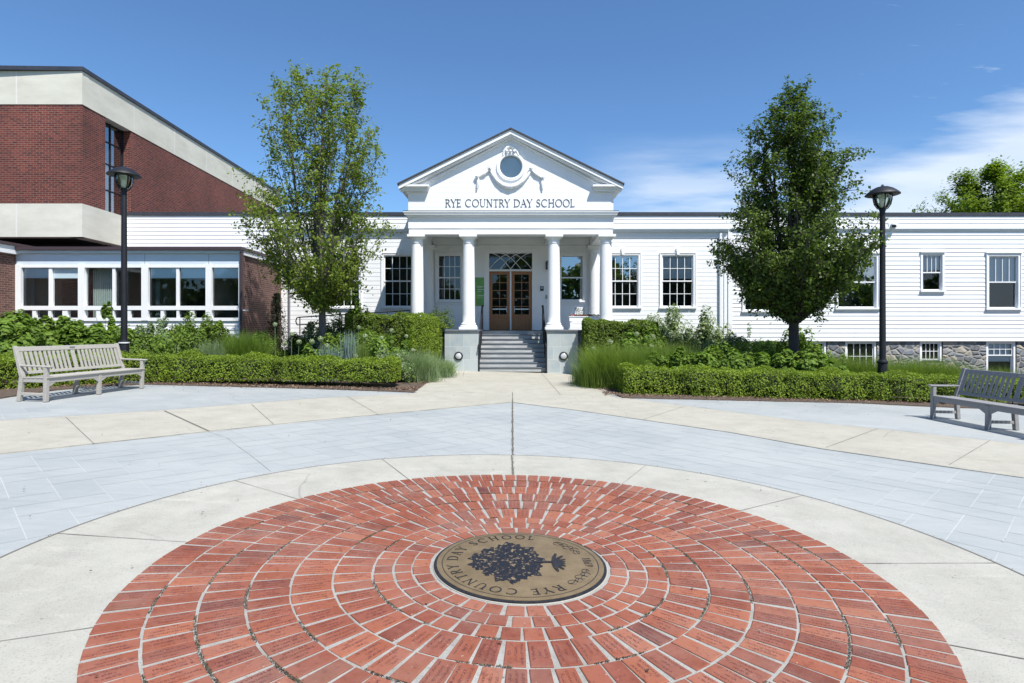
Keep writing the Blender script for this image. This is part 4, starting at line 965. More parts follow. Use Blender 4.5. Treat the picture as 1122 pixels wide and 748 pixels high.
for i, (a, b) in enumerate(big):
    g = MB(); yy = YG+.06; g.add([(gx(a), yy, gzz(335)), (gx(b), yy, gzz(335)), (gx(b), yy, gzz(293)), (gx(a), yy, gzz(293))], [(0, 1, 2, 3)]); g.build('pane', M['glass'], gw)
    if i not in (2, 3):
        g = MB(); g.box(gx(a)+.02, gx(b)-.02, YG+.075, YG+.082, gzz(304.5), gzz(293)); g.build('roller_blind', M['blind'], gw)
g = MB(); yy = YG+.05
for row in lows:
    for a, b in row: g.add([(gx(a/3.74), yy, gzz(348)), (gx(b/3.74), yy, gzz(348)), (gx(b/3.74), yy, gzz(339.5)), (gx(a/3.74), yy, gzz(339.5))], [(0, 1, 2, 3)])
g.build('lower_panes', M['glass'], gw)
g = MB(); g.box(XG0, XG1, YG-.02, YG+.15, gzz(290), gzz(277.5)); g.build('fascia_panel', M['panel'], gw)
for px in (159, 229): g2 = MB(); g2.box(gx(px)-.008, gx(px)+.008, YG-.0225, YG-.0195, gzz(290), gzz(278)); g2.build('panel_seam', M['greymetal'], gw)
g = MB(); g.box(XG0-.0, XG1+.04, YG-.12, YG+.2, gzz(277.5), gzz(274.5)); g.build('gutter_board', M['panel'], gw)
g = MB(); g.box(XG0-.1, XG1+.10, YG-.22, YW-.02, gzz(274.4), gzz(271)); g.build('roof', M['darkbrown'], gw)
g = MB(); siding(g, XG0, XG1, .1, gzz(351.5), YG+.02, .15, .02); g.box(XG0, XG1, YG+.045, YG+.15, -.0, gzz(351.6)); g.build('base_wall', M['siding'], gw)
g = MB(); g.box(XG1-.16, XG1, YG+.16, YW, -.1, gzz(279)); g.box(gx(266), XG1+.002, YG-.001, YG+.16, -.1, gzz(277.6)) ; g.build('brick_side', M['brick2'], gw, uv=True)
g = MB(); g.box(XG1-.05, XG1+.07, YG+.0, YW-.05, gzz(279), gzz(274.5)); g.build('side_fascia', M['white'], gw)
g = MB(); g.box(XG1+.012, XG1+.10, YG-.16, YG-.05, .1, gzz(276)); g.build('downspout', M['darkbrown'], gw)
g = MB(); g.box(XG1+.03, XG1+.3, YG-.14, YG-.1, gzz(340.5), gzz(339.3)); g.build('pipe_bracket', M['white'], gw)
rm1, rm2, rm3 = mat('room_wall', (.42, .44, .38), .9), mat('room_floor', (.10, .09, .08), .8), mat('room_ceiling', (.30, .32, .32), .9)
g = MB(); g.box(XG0+.05, XG1-.2, YW-.6, YW-.5, .5, gzz(280)); g.build('back_wall', rm1, gw)
g = MB(); g.box(XG0+.05, XG1-.2, YG+.2, YW-.5, .5, .55); g.build('room_floor', rm2, gw)
g = MB(); g.box(XG0+.05, XG1-.2, YG+.2, YW-.5, gzz(281.5), gzz(280.1)); g.build('room_ceiling', rm3, gw)
g = MB()
for px in (22, 159, 229): g.box(gx(px)-.06, gx(px)+.06, YG+.2, YW-.6, .55, gzz(281.6))
g.build('partition', rm1, gw)
g = MB(); g.box(XG0+.3, gx(52), YG+1.6, YG+1.7, .55, 3.2); g.box(gx(76), gx(88), YG+1.6, YG+1.7, .55, 3.2); g.box(gx(165), gx(224), YG+2.2, YG+2.3, .55, 3.3); g.box(gx(234), gx(258), YG+2.2, YG+2.3, .55, 3.3); g.box(gx(130), gx(155), YG+2, YG+2.1, .55, 3.3); g.build('room_panels', M['dark'], gw)
g = MB(); g.box(gx(60), gx(64), YG+1.5, YG+1.56, .55, 3.1); g.build('red_door', mat('dark_red', (.2, .02, .03), .6), gw)
g = MB()
for a_, b_ in ((94, 122), (127, 133), (24.5, 28), (163.5, 168)):
    n = 24
    for q in range(n): xa_, xb_ = gx(a_+(b_-a_)*q/n), gx(a_+(b_-a_)*(q+1)/n); g.box(xa_, xb_, YG+.35+.03*(q % 2), YG+.37+.03*(q % 2), .7, gzz(292))
g.build('curtain', mat('grey_green_curtain', (.30, .36, .33), .9), gw)
g = MB(); g.box(gx(68), gx(84), YG+.6, YG+1.2, 2.05, 2.15); g.box(gx(70), gx(82), YG+.7, YG+1.0, 2.15, 2.38); g.build('desk_things', M['black'], gw)
# brick block at the far left, coming forward
bk = empty('brick_block', (0, 0, 0), 0, 'low brown brick block with a white roof edge, at the far left', 'building wing')
g = MB(); g.box(-21, XG0-.003, 12.6, YG+3, .0, gzz(279)); g.build('wall', M['brick2'], bk, uv=True)
g = MB(); g.box(-21, XG0+.13, 12.4, YG+3, gzz(279)+.001, gzz(270.5)); g.build('fascia', M['white'], bk)
g = MB(); g.box(-21, XG0+.18, 12.3, YG+3, gzz(270.4), gzz(267.3)); g.build('roof', M['darkbrown'], bk)

# ------------------------------------------------------------------ tall brick building, upper left
tb = empty('brick_building', (0, 0, 0), 0, 'tall maroon brick building with pale stone bands and an overhanging upper floor', 'school building')
C0 = Vector((-15.16, 20.5)); dd = Vector((-.028, 1)).normalized(); Lw = 18.2
Zu, Zb0, Zb1, Zr0, Zr = ZP(259.4, 20.5), ZP(223, 20.5), ZP(114.3, 20.5), ZP(77.8, 20.5), ZP(73.4, 20.5)
def slab(g, k0, k1, out0, out1, z0, z1, m=0):     # along the side wall, out = metres outward (+x)
    n = Vector((dd.y, -dd.x)); p = [C0+dd*k0+n*out0, C0+dd*k0+n*out1, C0+dd*k1+n*out1, C0+dd*k1+n*out0]
    g.hexa([(q.x, q.y, z0) for q in p]+[(q.x, q.y, z1) for q in p], m)
def front(g, x0, x1, y0, y1, z0, z1): g.box(x0, x1, y0, y1, z0, z1)
KA, KB = 1.22, 2.75
g = MB(); slab(g, 0, KA, -.3, 0, Zb0, Zb1); slab(g, KB, Lw, -.3, 0, Zb0, Zb1); slab(g, KB, KB+.3, -.9, -.3, Zb0, Zb1); front(g, -26, C0.x-.3, 20.5, 20.8, Zb0, Zb1)
g.build('brick_wall', M['brick'], tb, uv=True)
g = MB(); slab(g, .012, Lw, -.5, .02, Zb1, Zr0); g.build('stone_band', M['stone'], tb)
g = MB(); front(g, -26, C0.x+.02, 20.48, 20.8, Zb1, Zr0); g.build('stone_band', M['stone'], tb)
g = MB(); slab(g, .012, Lw, -.5, .02, Zu, Zb0); g.build('stone_band', M['stone'], tb)
g = MB(); front(g, -26, C0.x+.02, 20.48, 20.8, Zu, Zb0); g.build('stone_band', M['stone'], tb)
g = MB()
for k in (0.0, 2.92, 5.87, 8.8, 11.7, 14.6):
    if k:
        slab(g, k-.012, k+.012, .015, .0235, Zb1, Zr0); slab(g, k-.012, k+.012, .015, .0235, Zu, Zb0)
for x in (C0.x-2.3, C0.x-5.2, C0.x-8.1): g.box(x-.02, x+.02, 20.4765, 20.49, Zb1, Zr0); g.box(x-.02, x+.02, 20.4765, 20.49, Zu, Zb0)
g.build('panel_joint', M['stonejoint'], tb)
g = MB(); slab(g, -.06, Lw+.1, -4, .07, Zr0+.001, Zr); g.box(-26, C0.x-3.9, 20.44, 38, Zr0+.002, Zr-.001); g.build('roof', M['roofedge'], tb)
g = MB(); g.box(-26, C0.x-.31, 20.81, 38, Zu+.02, Zu+.1); g.build('soffit', M['dark'], tb)
g = MB(); g.box(-26, -15.6, 22.4, 22.6, 3.9, Zu+.02); g.build('lower_wall', M['darkbrown'], tb)
wn = empty('strip_window'); wn.parent = tb
g = MB(); n_ = 5; zz = [Zb0+(Zb1-Zb0)*i/n_ for i in range(n_+1)]
slab(g, KA, KA+.06, -.36, -.30, Zb0, Zb1); slab(g, KB-.06, KB, -.36, -.30, Zb0, Zb1); slab(g, KA+.75, KA+.80, -.36, -.305, Zb0, Zb1)
for z in (Zb0+.02, Zb0+.9, Zb0+1.9, Zb1-.75, Zb1-.05): slab(g, KA+.06, KB-.06, -.36, -.31, z-.025, z+.025)
g.build('frame', M['black'], wn)
g = MB(); slab(g, KA+.06, KB-.06, -.345, -.338, Zb0, Zb1); g.build('pane', M['glassrefl'], wn)
g = MB(); slab(g, KA, KB, -1.2, -1.1, Zb0, Zb1); slab(g, KA-.1, KA, -1.1, -.36, Zb0, Zb1); g.build('recess', M['panel'], wn)
g = MB(); slab(g, KA+.85, KA+1.3, -.7, -.6, Zb0, Zb0+1.0); g.build('inner_panel', M['stone'], wn)
g = MB(); g.box(-26, C0.x-1.2, 21, 38, Zu+.1, Zr0-.05); slab(g, Lw, Lw+.02, -4, .0, Zu, Zr0); g.build('core', M['dark'], tb)
# ramp railing beside the left wall
rr_ = empty('ramp_railing', (XP(325, 21.3), 21.3, gz(-8)), 0, 'thin dark ramp railing along the white wall behind the left tree', 'railing')
xa = XP(325, 21.3); z_l = ZP(347.5, 21.3); xb = XP(449, 21.3); z_r = ZP(340, 21.3); ox, oz = xa, gz(-8)
g = MB(); g.tube([(.02, 0, z_l-oz-.28), (-.03, 0, z_l-oz-.15), (.0, 0, z_l-oz-.03), (.06, 0, z_l-oz), (xb-xa, 0, z_r-oz)], .022, 8); g.build('rail', M['black'], rr_)
g = MB(); g.tube([(.02, 0, z_l-oz-.28), (xb-xa, 0, z_r-oz-.28)], .018, 8); g.build('lower_rail', M['black'], rr_)
for i in range(6):
    x = (xb-xa)*i/5+.12*(i == 0); z = z_l+(z_r-z_l)*i/5-oz; g = MB(); g.tube([(x, 0, 0), (x, 0, z)], .02, 8); g.build('post', M['black'], rr_)

# ------------------------------------------------------------------ planting beds
g = MB()
for i, poly in enumerate(([G(-60, 446), G(0, 437), G(60, 428), G(110, 423.5), G(160, 421.5), G(240, 423.5), G(300, 425), G(380, 427.5), G(445, 430), G(453, 430.5), G(475, 414.5), G(487, 409), (-2.3, 23.0), (-17, 23.0), (-17, 12)],
             [G(634, 409), G(652, 421), G(682, 436.5), G(760, 438), G(850, 440), G(940, 442), G(1022, 446), (12.4, 12.3), (22, 11.5), (26, 23.1), (2.3, 23.0)])):
    # a border with a fine broken edge
    pts = []
    for a, b in zip(poly, poly[1:]+poly[:1]):
        n = max(1, int(math.hypot(b[0]-a[0], b[1]-a[1])/.25))
        for k in range(n): pts.append((a[0]+(b[0]-a[0])*k/n+rng.gauss(0, .008), a[1]+(b[1]-a[1])*k/n+rng.gauss(0, .014)))
    g2 = MB(); g2.plate(pts, .0, .026); tag(g2.build('planting_bed', M['mulch']), kind='structure')
P = []
for k in range(5200):
    x = rng.uniform(-11, -2.2) if k % 2 else rng.uniform(2.1, 12); y = 13.45+rng.gauss(0, .22) - (max(0, -8.3-x)*.9 if x < 0 else max(0, x-9.6)*.35); P.append((x, y))
for k in range(1300): t = rng.random(); s = rng.choice((-1, 1)); P.append((s*(2.15+t*.05+abs(rng.gauss(0, .18))), 13.3+t*6))
P = np.array([(x, y, gz(x)+.03+rng.random()*.02) for x, y in P]); tag(quads_obj('bark_chips', scatter_leaf_quads(P, np.tile([0, 0, 1.], (len(P), 1))+nr.normal(size=(len(P), 3))*.5, .045, .5), L_['litter']), kind='stuff')

def unitv(n): v = nr.normal(size=(n, 3)); return v/np.linalg.norm(v, axis=1, keepdims=True)
def bush_points(w, d, h, n, clumps=40, spread=.16, low=.0, box=False):
    """leaf positions on lumpy clumps spread over a dome (or a clipped block), with outward normals"""
    u = unitv(clumps); u[:, 2] = np.abs(u[:, 2])*.95
    rr = nr.uniform(.62, 1., clumps)[:, None]; c = u*rr
    if box: c = nr.uniform([-1, -1, .05], [1, 1, .93], (clumps, 3)); 
    k = nr.randint(0, clumps, n); off = unitv(n)*(nr.uniform(.35, 1, n)**.5)[:, None]*spread*nr.uniform(.6, 1.4, clumps)[k][:, None]
    p = c[k]+off*np.array([1, 1, 1.1]); nn = off/spread*.8+c[k]*.5+np.array([0, 0, .35])+nr.normal(size=(n, 3))*.4
    p[:, 2] = np.abs(p[:, 2])
    if box: p[:, 0] = np.clip(p[:, 0], -1, 1); p[:, 2] = np.clip(p[:, 2], 0, 1)+nr.normal(size=n)*.015
    return p*np.array([w/2, d/2, h])+np.array([0, 0, low]), nn
def twigs(root, w, d, h, m, n=14, r=.012):
    g = MB()
    for i in range(n):
        a = rng.uniform(0, 6.28); q = rng.uniform(.3, .85)
        e = (math.cos(a)*w/2*q, math.sin(a)*d/2*q, h*rng.uniform(.5, .85)); s = (e[0]*.12, e[1]*.12, 0)
        g.tube([s, (e[0]*.4, e[1]*.4, e[2]*.45), e], [r, r*.8, r*.3], 5)
    return g.build('stems', m, root)
def bush(px, Y, w, h, kind, n, size, label, cat='bush', group=None, d=None, asp=.6, clumps=40, spread=.17, box=False, flowers=None, name='bush', clip=None, stems=True, X=None, fold=.08):
    x = XP(px, Y) if X is None else X; z = gz(x)+.02; d = d or w
    root = empty(name, (x, Y, z), 0, label, cat, group)
    airy = spread < .15 or clumps < 25
    n = int(n*(2.4 if airy else 3.4)); size *= 1.12
    P, Nn = bush_points(w, d, h, n, clumps, spread*(1 if airy else 1.15), .03, box)
    if clip is not None: k = clip(P[:, 0]+x, P[:, 1]+Y, P[:, 2]+z); P, Nn = P[k], Nn[k]
    quads_obj('foliage', scatter_leaf_quads(P, Nn, size, asp, fold), L_[kind], root)
    if stems: twigs(root, w, d, h*.9, M['bark'])
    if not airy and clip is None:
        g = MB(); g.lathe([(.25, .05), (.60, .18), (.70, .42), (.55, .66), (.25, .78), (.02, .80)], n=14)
        g.v = [(a*w*.36*(1+.12*math.sin(9*a+5*c)), b*d*.36*(1+.12*math.sin(8*b+4*c)), c*h*.68) for a, b, c in g.v]; g.build('shaded_core', M['inner'], root)
    if flowers:
        m, fn_, fs, cl = flowers; V = []
        Pc, Nc = bush_points(w*1.04, d*1.04, h*1.03, fn_, clumps, spread, .03, box); k = Pc[:, 1] < d*.3; Pc = Pc[k]
        for c in Pc: V.append(scatter_leaf_quads(c+nr.normal(size=(cl, 3))*fs*.7, nr.normal(size=(cl, 3)), fs, .9))
        quads_obj('flowers', np.concatenate(V), L_[m], root)
    return root
def blades(n, w, h, lean, width, seed=0, segs=4, spread0=.25):
    r = np.random.RandomState(seed); a = r.uniform(0, 2*np.pi, n); L = h*r.uniform(.65, 1.15, n); ln = lean*r.uniform(.15, 1.1, n)
    bx, by = r.normal(size=n)*w*spread0*.5, r.normal(size=n)*w*spread0*.5; V = np.zeros((n, segs+1, 2, 3)); tw = a+np.pi/2+r.normal(size=n)*.5
    for i in range(segs+1):
        t = i/segs; out = ln*t**1.7; z = L*(t-.28*ln/h*t**3); ww = width*(1-t*.92)/2
        cx, cy = bx+np.cos(a)*out, by+np.sin(a)*out
        for j, s in enumerate((-1, 1)):
            V[:, i, j, 0] = cx+np.cos(tw)*ww*s; V[:, i, j, 1] = cy+np.sin(tw)*ww*s; V[:, i, j, 2] = z
    return V
def blades_obj(name, V, m, parent):
    n, k = V.shape[0], V.shape[1]; v = V.reshape(-1, 3); f = []
    base = (np.arange(n)*k*2)[:, None]
    F_ = np.concatenate([np.stack([base[:, 0]+2*i, base[:, 0]+2*i+1, base[:, 0]+2*i+3, base[:, 0]+2*i+2], 1) for i in range(k-1)])
    me = bpy.data.meshes.new(name); me.vertices.add(len(v)); me.vertices.foreach_set('co', v.astype(np.float32).ravel())
    me.loops.add(len(F_)*4); me.loops.foreach_set('vertex_index', F_.astype(np.int32).ravel()); me.polygons.add(len(F_))
    me.polygons.foreach_set('loop_start', np.arange(len(F_), dtype=np.int32)*4); me.polygons.foreach_set('loop_total', np.full(len(F_), 4, np.int32))
    me.materials.append(m); me.update(calc_edges=True); o = bpy.data.objects.new(name, me); C.objects.link(o); o.parent = parent; return o
def grass_clump(px, Y, w, h, kind, n, label, width=.010, seed=1, name='grass_clump', cat='ornamental grass', group=None, lean=None, spread0=.3):
    x = XP(px, Y); o = blades_obj(name, blades(n, w, h, lean or w*.5, width, seed, spread0=spread0), L_[kind], None); o.location = (x, Y, gz(x)+.02); return tag(o, label, cat, group)

# clipped hedges: two-layer leaf skins over a twiggy core
def hedge(path, width, height, label, dens=2700, size=.036, leaf='box', cat='hedge', name='hedge', zmin=.05, lump=1.5):
    x0, y0 = path[len(path)//2]; root = empty(name, (x0, y0, gz(x0)), 0, label, cat)
    segs = list(zip(path, path[1:])); P, Nn = [], []; core = MB()
    tot = sum(math.hypot(b[0]-a[0], b[1]-a[1]) for a, b in segs); s0 = 0
    for a, b in segs:
        l = math.hypot(b[0]-a[0], b[1]-a[1]); t = np.array([b[0]-a[0], b[1]-a[1]])/l; nn = np.array([-t[1], t[0]])
        n = int(l*(width+2*height)*dens); s = nr.uniform(-.02, l+.02, n); peri = nr.uniform(0, width+2*height, n)
        S = s0+s; bul = lump*(.035*np.sin(S*4.1)+.025*np.sin(S*7.7+1)+.02*np.sin(S*13))      # individual plants swell a little
        depth = nr.uniform(0, 1, n)**2*.11-.02; sprig = (nr.uniform(size=n) < .05)*nr.uniform(0, .045, n)
        side = np.where(peri < height, -1, np.where(peri < height+width, 0, 1))
        hh = height+bul*.8+.012*np.sin(peri*40)
        z = np.where(side == 0, hh-depth+sprig-.10*(lump-1)*(np.abs(peri-height-width/2)/(width/2))**2, np.clip(np.where(side < 0, peri, peri-height-width), .03, None)); o = np.where(side == 0, peri-height-width/2, side*(width/2+bul-depth+sprig*.6))
        rnd = np.clip((z-(height-.14))/.14, 0, 1); o = np.where(side != 0, o*(1-.10*rnd**2), o)
        o = np.where(side != 0, o*(.88+.12*np.clip(z/.25, 0, 1)), o)
        hol = (np.sin(S*11+z*9)+np.sin(S*23-z*17)+np.sin(peri*31+S*5)) > 1.75     # small hollows
        o = np.where(hol & (side != 0), o*.82, o)
        X = a[0]+t[0]*s+nn[0]*o; Y = a[1]+t[1]*s+nn[1]*o; Z = z+np.array([gz(q) for q in X])
        P.append(np.stack([X-x0, Y-y0, Z-gz(x0)], 1)); v = np.stack([nn[0]*side, nn[1]*side, np.where(side == 0, 1., .35)], 1)+nr.normal(size=(n, 3))*.55; Nn.append(v)
        s0 += l
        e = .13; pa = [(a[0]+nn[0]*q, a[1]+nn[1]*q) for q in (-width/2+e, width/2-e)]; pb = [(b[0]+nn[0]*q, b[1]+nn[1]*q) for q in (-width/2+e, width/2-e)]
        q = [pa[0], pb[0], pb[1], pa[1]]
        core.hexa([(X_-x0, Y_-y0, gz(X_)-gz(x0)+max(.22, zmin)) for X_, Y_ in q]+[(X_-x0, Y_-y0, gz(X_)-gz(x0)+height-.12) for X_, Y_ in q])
        for k in range(int(l*5)):
            u = rng.random()*l; vv = rng.uniform(-.2, .2); bx, by = a[0]+t[0]*u+nn[0]*vv-x0, a[1]+t[1]*u+nn[1]*vv-y0; bz = gz(a[0]+t[0]*u)-gz(x0)
            core.tube([(bx, by, bz), (bx+rng.gauss(0, .05), by+rng.gauss(0, .05), bz+.2)], .012, 5)
    # the two ends
    for (a, b) in ((path[0], path[1]), (path[-1], path[-2])):
        l = math.hypot(b[0]-a[0], b[1]-a[1]); t = np.array([b[0]-a[0], b[1]-a[1]])/l; nn = np.array([-t[1], t[0]]); n = int(width*height*dens*1.6)
        o = nr.uniform(-width/2, width/2, n); z = nr.uniform(.05, height, n); dp = nr.uniform(0, 1, n)**2*.1-.05*np.cos(o/width*3)
        X = a[0]+t[0]*dp+nn[0]*o; Y = a[1]+t[1]*dp+nn[1]*o; P.append(np.stack([X-x0, Y-y0, z+gz(a[0])-gz(x0)], 1)); Nn.append(np.stack([np.full(n, -t[0]), np.full(n, -t[1]), np.full(n, .35)], 1)+nr.normal(size=(n, 3))*.55)
    P, Nn = np.concatenate(P), np.concatenate(Nn)
    quads_obj('foliage', scatter_leaf_quads(P, Nn, size, .7, .1)[np.repeat(P[:, 2] > zmin*(1+.0*P[:, 2]), 4)], L_[leaf], root)
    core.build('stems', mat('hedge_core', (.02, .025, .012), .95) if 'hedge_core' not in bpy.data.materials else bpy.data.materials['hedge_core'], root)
hedge([(-2.75, 13.9), (-4.5, 13.94), (-6.5, 13.96), (-8.2, 13.9), (-9.3, 13.3), (-10.1, 12.2), (-10.9, 10.6)], .85, .66, 'low clipped green hedge behind the left bench, ending left of the steps')
hedge([(2.62, 13.95), (4.5, 13.9), (6.5, 13.85), (8.4, 13.8), (10.2, 13.5), (12.0, 12.9)], .85, .64, 'low clipped green hedge in front of the dark tree, ending behind the right bench')

# left bed
BR, GC = 'broad-leaved green bush', None
bush(8, 15.3, 2.4, 1.42, 'big', 3000, .13, 'broad-leaved bush at the far left behind the back of the left bench', asp=.75)
bush(52, 16.6, 2.2, 1.42, 'big', 2800, .13, 'broad-leaved bush in front of the leftmost window of the low wing', asp=.75)
bush(100, 16.2, 2.1, 1.2, 'big', 2600, .13, 'broad-leaved bush just left of the left lamp post', asp=.75)
bush(118, 18.0, 1.0, 2.05, 'big', 420, .13, 'thin tall leafy stems reaching the low windows left of the lamp post', clumps=14, spread=.12, asp=.75)
bush(150, 16.0, 2.0, 1.22, 'mix', 2600, .065, 'loose bright green perennial just right of the left lamp post', cat='shrub')
bush(182, 17.6, 2.0, 1.70, 'lav', 3200, .06, 'airy grey-green perennial under the low wing windows', cat='shrub', spread=.12)
bush(222, 17.9, 2.1, 1.85, 'mix', 3200, .075, 'tall leggy shrub under the rightmost pane of the low wing', cat='shrub', spread=.13, clumps=30)
bush(195, 15.5, 2.1, 1.12, 'mix', 2300, .06, 'low rounded perennial with pale green tips behind the left hedge', cat='shrub')
grass_clump(232, 15.0, 1.0, .95, 'lav', 900, 'pale tufted grass left of the rounded feathery bush', seed=5, lean=.35)
grass_clump(268, 15.6, 1.5, 1.22, 'mix', 2600, 'rounded feathery green mound beside the brown brick corner', width=.012, seed=6, name='feathery_mound', cat='shrub')
cf = empty('conifer', (XP(303, 20.6), 20.6, gz(-8)), 0, 'dark narrow conifer against the brown brick corner', 'conifer')
P, Nn = [], []
for k in range(5200):
    z = rng.random()**1.2*2.45; r = .62*(1-z/2.6)+.06; a = rng.uniform(0, 6.28); q = r*(rng.random()**.5)*(1+.22*math.sin(5*a+z*6)); P.append((q*math.cos(a), q*math.sin(a), z+.1)); Nn.append((math.cos(a), math.sin(a), .6))
quads_obj('foliage', scatter_leaf_quads(np.array(P), np.array(Nn)+nr.normal(size=(5200, 3))*.5, .075, .3), L_['fir'], cf)
g = MB(); g.tube([(0, 0, 0), (0, 0, 2.3)], [.05, .015], 8); g.build('trunk', M['bark2'], cf)
bush(333, 18.6, 1.8, 1.25, 'yew', 2800, .06, 'low dark evergreen to the left of the left tree trunk', cat='shrub')
bush(373, 19.0, 1.5, 1.95, 'hyd', 1900, .075, 'white-flecked shrub just right of the left tree trunk', cat='shrub', flowers=('white', 60, .035, 6))
bush(392, 18.6, 1.1, 2.25, 'big', 1100, .10, 'upright leafy shrub under the window left of the porch', cat='shrub')
bush(370, 16.4, 1.5, 1.15, 'mix', 2400, .075, 'leafy green perennial under the left tree', cat='shrub')
cl_left = lambda X, Y, Z: (X < -2.36) | ((Z > 1.50) & (X < -1.86))
hedge([(-5.3, 18.9), (-4.4, 19.0), (-3.1, 19.05)], 1.3, 1.84, 'broad clipped yew in front of the window left of the porch', 2100, .05, 'yew', 'shrub', 'clipped_yew', lump=2.2)
hedge([(-3.02, 18.55), (-2.85, 18.5), (-2.72, 18.4)], 1.15, 1.80, 'dense rounded clipped yew beside the left pedestal', 2600, .045, 'box', 'shrub', 'clipped_yew', lump=2.2)
bush(482, 19.9, 1.5, 1.98, 'yew', 9000, .05, 'clipped yew rising behind the cap of the left pedestal', cat='shrub', clumps=60, spread=.2, clip=cl_left, stems=False)
bush(425, 16.6, 1.8, 1.15, 'big', 2200, .09, 'bright leafy bush between the left hedge and the clipped yews', cat='shrub')
bush(338, 15.2, .9, .85, 'big', 800, .10, 'yellow-green leafy plant at the foot of the left tree', cat='plant')
grass_clump(360, 15.1, .7, .9, 'blue', 260, 'blue-green strappy leaves behind the left hedge', width=.035, seed=8, lean=.35, cat='plant', name='strappy_plant')
grass_clump(383, 15.3, .6, 1.2, 'blue', 200, 'upright blue-green blades among the seed heads', width=.03, seed=9, lean=.12, cat='plant', name='strappy_plant')
grass_clump(398, 15.0, .7, 1.05, 'grass', 300, 'upright light green stems behind the left hedge', width=.012, seed=10, lean=.12, cat='plant', name='reedy_plant')
bush(428, 15.2, 1.3, .86, 'lav', 1800, .05, 'dusty pink flowering perennial behind the left hedge end', cat='perennial', flowers=('pink', 50, .03, 6))
grass_clump(458, 15.6, 1.5, .85, 'lav', 1900, 'grey-green lavender mound at the end of the left hedge', width=.012, seed=11, cat='lavender', name='lavender')
grass_clump(478, 17.2, 1.5, .62, 'lav', 1700, 'grey-green lavender mound in front of the left pedestal', width=.012, seed=12, cat='lavender', name='lavender')
grass_clump(488, 18.6, .75, .42, 'mix', 700, 'small green tuft at the foot of the left pedestal', width=.014, seed=13, cat='plant', name='green_tuft')
bush(205, 18.6, 2.6, 1.35, 'mix', 3000, .075, 'mixed low shrub against the white base wall, right of the lamp post', cat='shrub')
bush(70, 18.2, 3.4, 1.25, 'lav', 2600, .07, 'soft grey-green shrub against the base wall behind the left bench', cat='shrub')
bush(285, 17.4, 1.5, 1.1, 'mix', 2400, .07, 'green shrub in front of the brown brick side wall', cat='shrub')
bush(405, 17.2, 1.6, 1.35, 'mix', 2600, .07, 'green shrub between the left tree and the broad clipped yew', cat='shrub')
bush(348, 19.8, 1.8, 1.5, 'hyd', 2200, .075, 'pale-leaved shrub in front of the ramp railing', cat='shrub', flowers=('white', 60, .035, 6))
bush(712, 18.6, 1.7, 1.7, 'mix', 2800, .07, 'green shrub at the right end of the flat-topped yew', cat='shrub')
bush(800, 18.9, 2.2, 1.45, 'hyd', 3000, .08, 'spreading pale-leaved shrub below the wall corner board', cat='shrub', flowers=('white', 60, .035, 6))
bush(838, 19.4, 2.4, 1.35, 'mix', 2800, .075, 'mid green shrub against the stone basement left of the dark tree', cat='shrub')
bush(800, 16.6, 2.2, 1.3, 'mix', 2600, .075, 'leafy green shrub behind the broad-leaved row', cat='shrub')
bush(905, 16.4, 1.6, 1.05, 'big', 1500, .085, 'low leafy shrub right of the dark tree trunk', cat='shrub')
# allium seed heads
al = [(301.5, 15.2, 355.5), (319, 15.4, 366), (312, 15.6, 376), (326, 15.8, 374.5), (341, 15.6, 374), (353, 15.3, 371), (357, 15.8, 379), (391, 15.6, 358.5), (400, 15.4, 368), (417, 15.5, 370), (430, 16.2, 362), (444, 16.2, 368), (455, 15.3, 384), (392, 14.9, 391), (716, 16.6, 369), (713, 15.8, 379.5), (651, 15.6, 382), (667, 16.0, 374.5), (698, 16.6, 366)]
al_lab = ['tallest allium seed head on a bare stem left of the left tree', 'round allium seed head between the tallest one and the left tree', 'allium seed head low beside the tallest one', 'small allium seed head left of the left tree trunk', 'pale allium seed head close left of the tree trunk', 'allium seed head in front of the left tree trunk', 'allium seed head close right of the left tree trunk', 'allium seed head above the upright blue-green blades', 'allium seed head right of the blue-green blades', 'allium seed head over the bright leafy bush', 'allium seed head in front of the broad clipped yew', 'allium seed head in front of the rounded clipped yew', 'low allium seed head over the lavender by the left pedestal', 'lowest allium seed head just above the left hedge', 'allium seed head over the right fountain grass, the larger of two', 'allium seed head just below the larger one by the fountain grass', 'allium seed head low at the left edge of the fountain grass', 'allium seed head near the twiggy base of the right yew', 'allium seed head among the leaves right of the right yew']
def allium(x, Y, h, label, r=.055):
    root = empty('allium', (x, Y, gz(x)+.02), 0, label, 'allium', 'allium seed heads in the beds'); lean = rng.uniform(-.06, .06)
    g = MB(); g.tube([(0, 0, 0), (lean*.4, 0, h*.5), (lean, 0, h)], [.008, .007, .006], 6); g.build('stem', L_['stem'], root)
    u = unitv(260); P = u*r*nr.uniform(.75, 1.1, 260)[:, None]+np.array([lean, 0, h]); quads_obj('seed_head', scatter_leaf_quads(P, u+nr.normal(size=u.shape)*.4, .022, .9), L_['allium'], root)
for (px, Y, py), lb in zip(al, al_lab):
    x = XP(px, Y); allium(x, Y, ZP(py, Y)-gz(x)-.02, lb, rng.uniform(.048, .075))
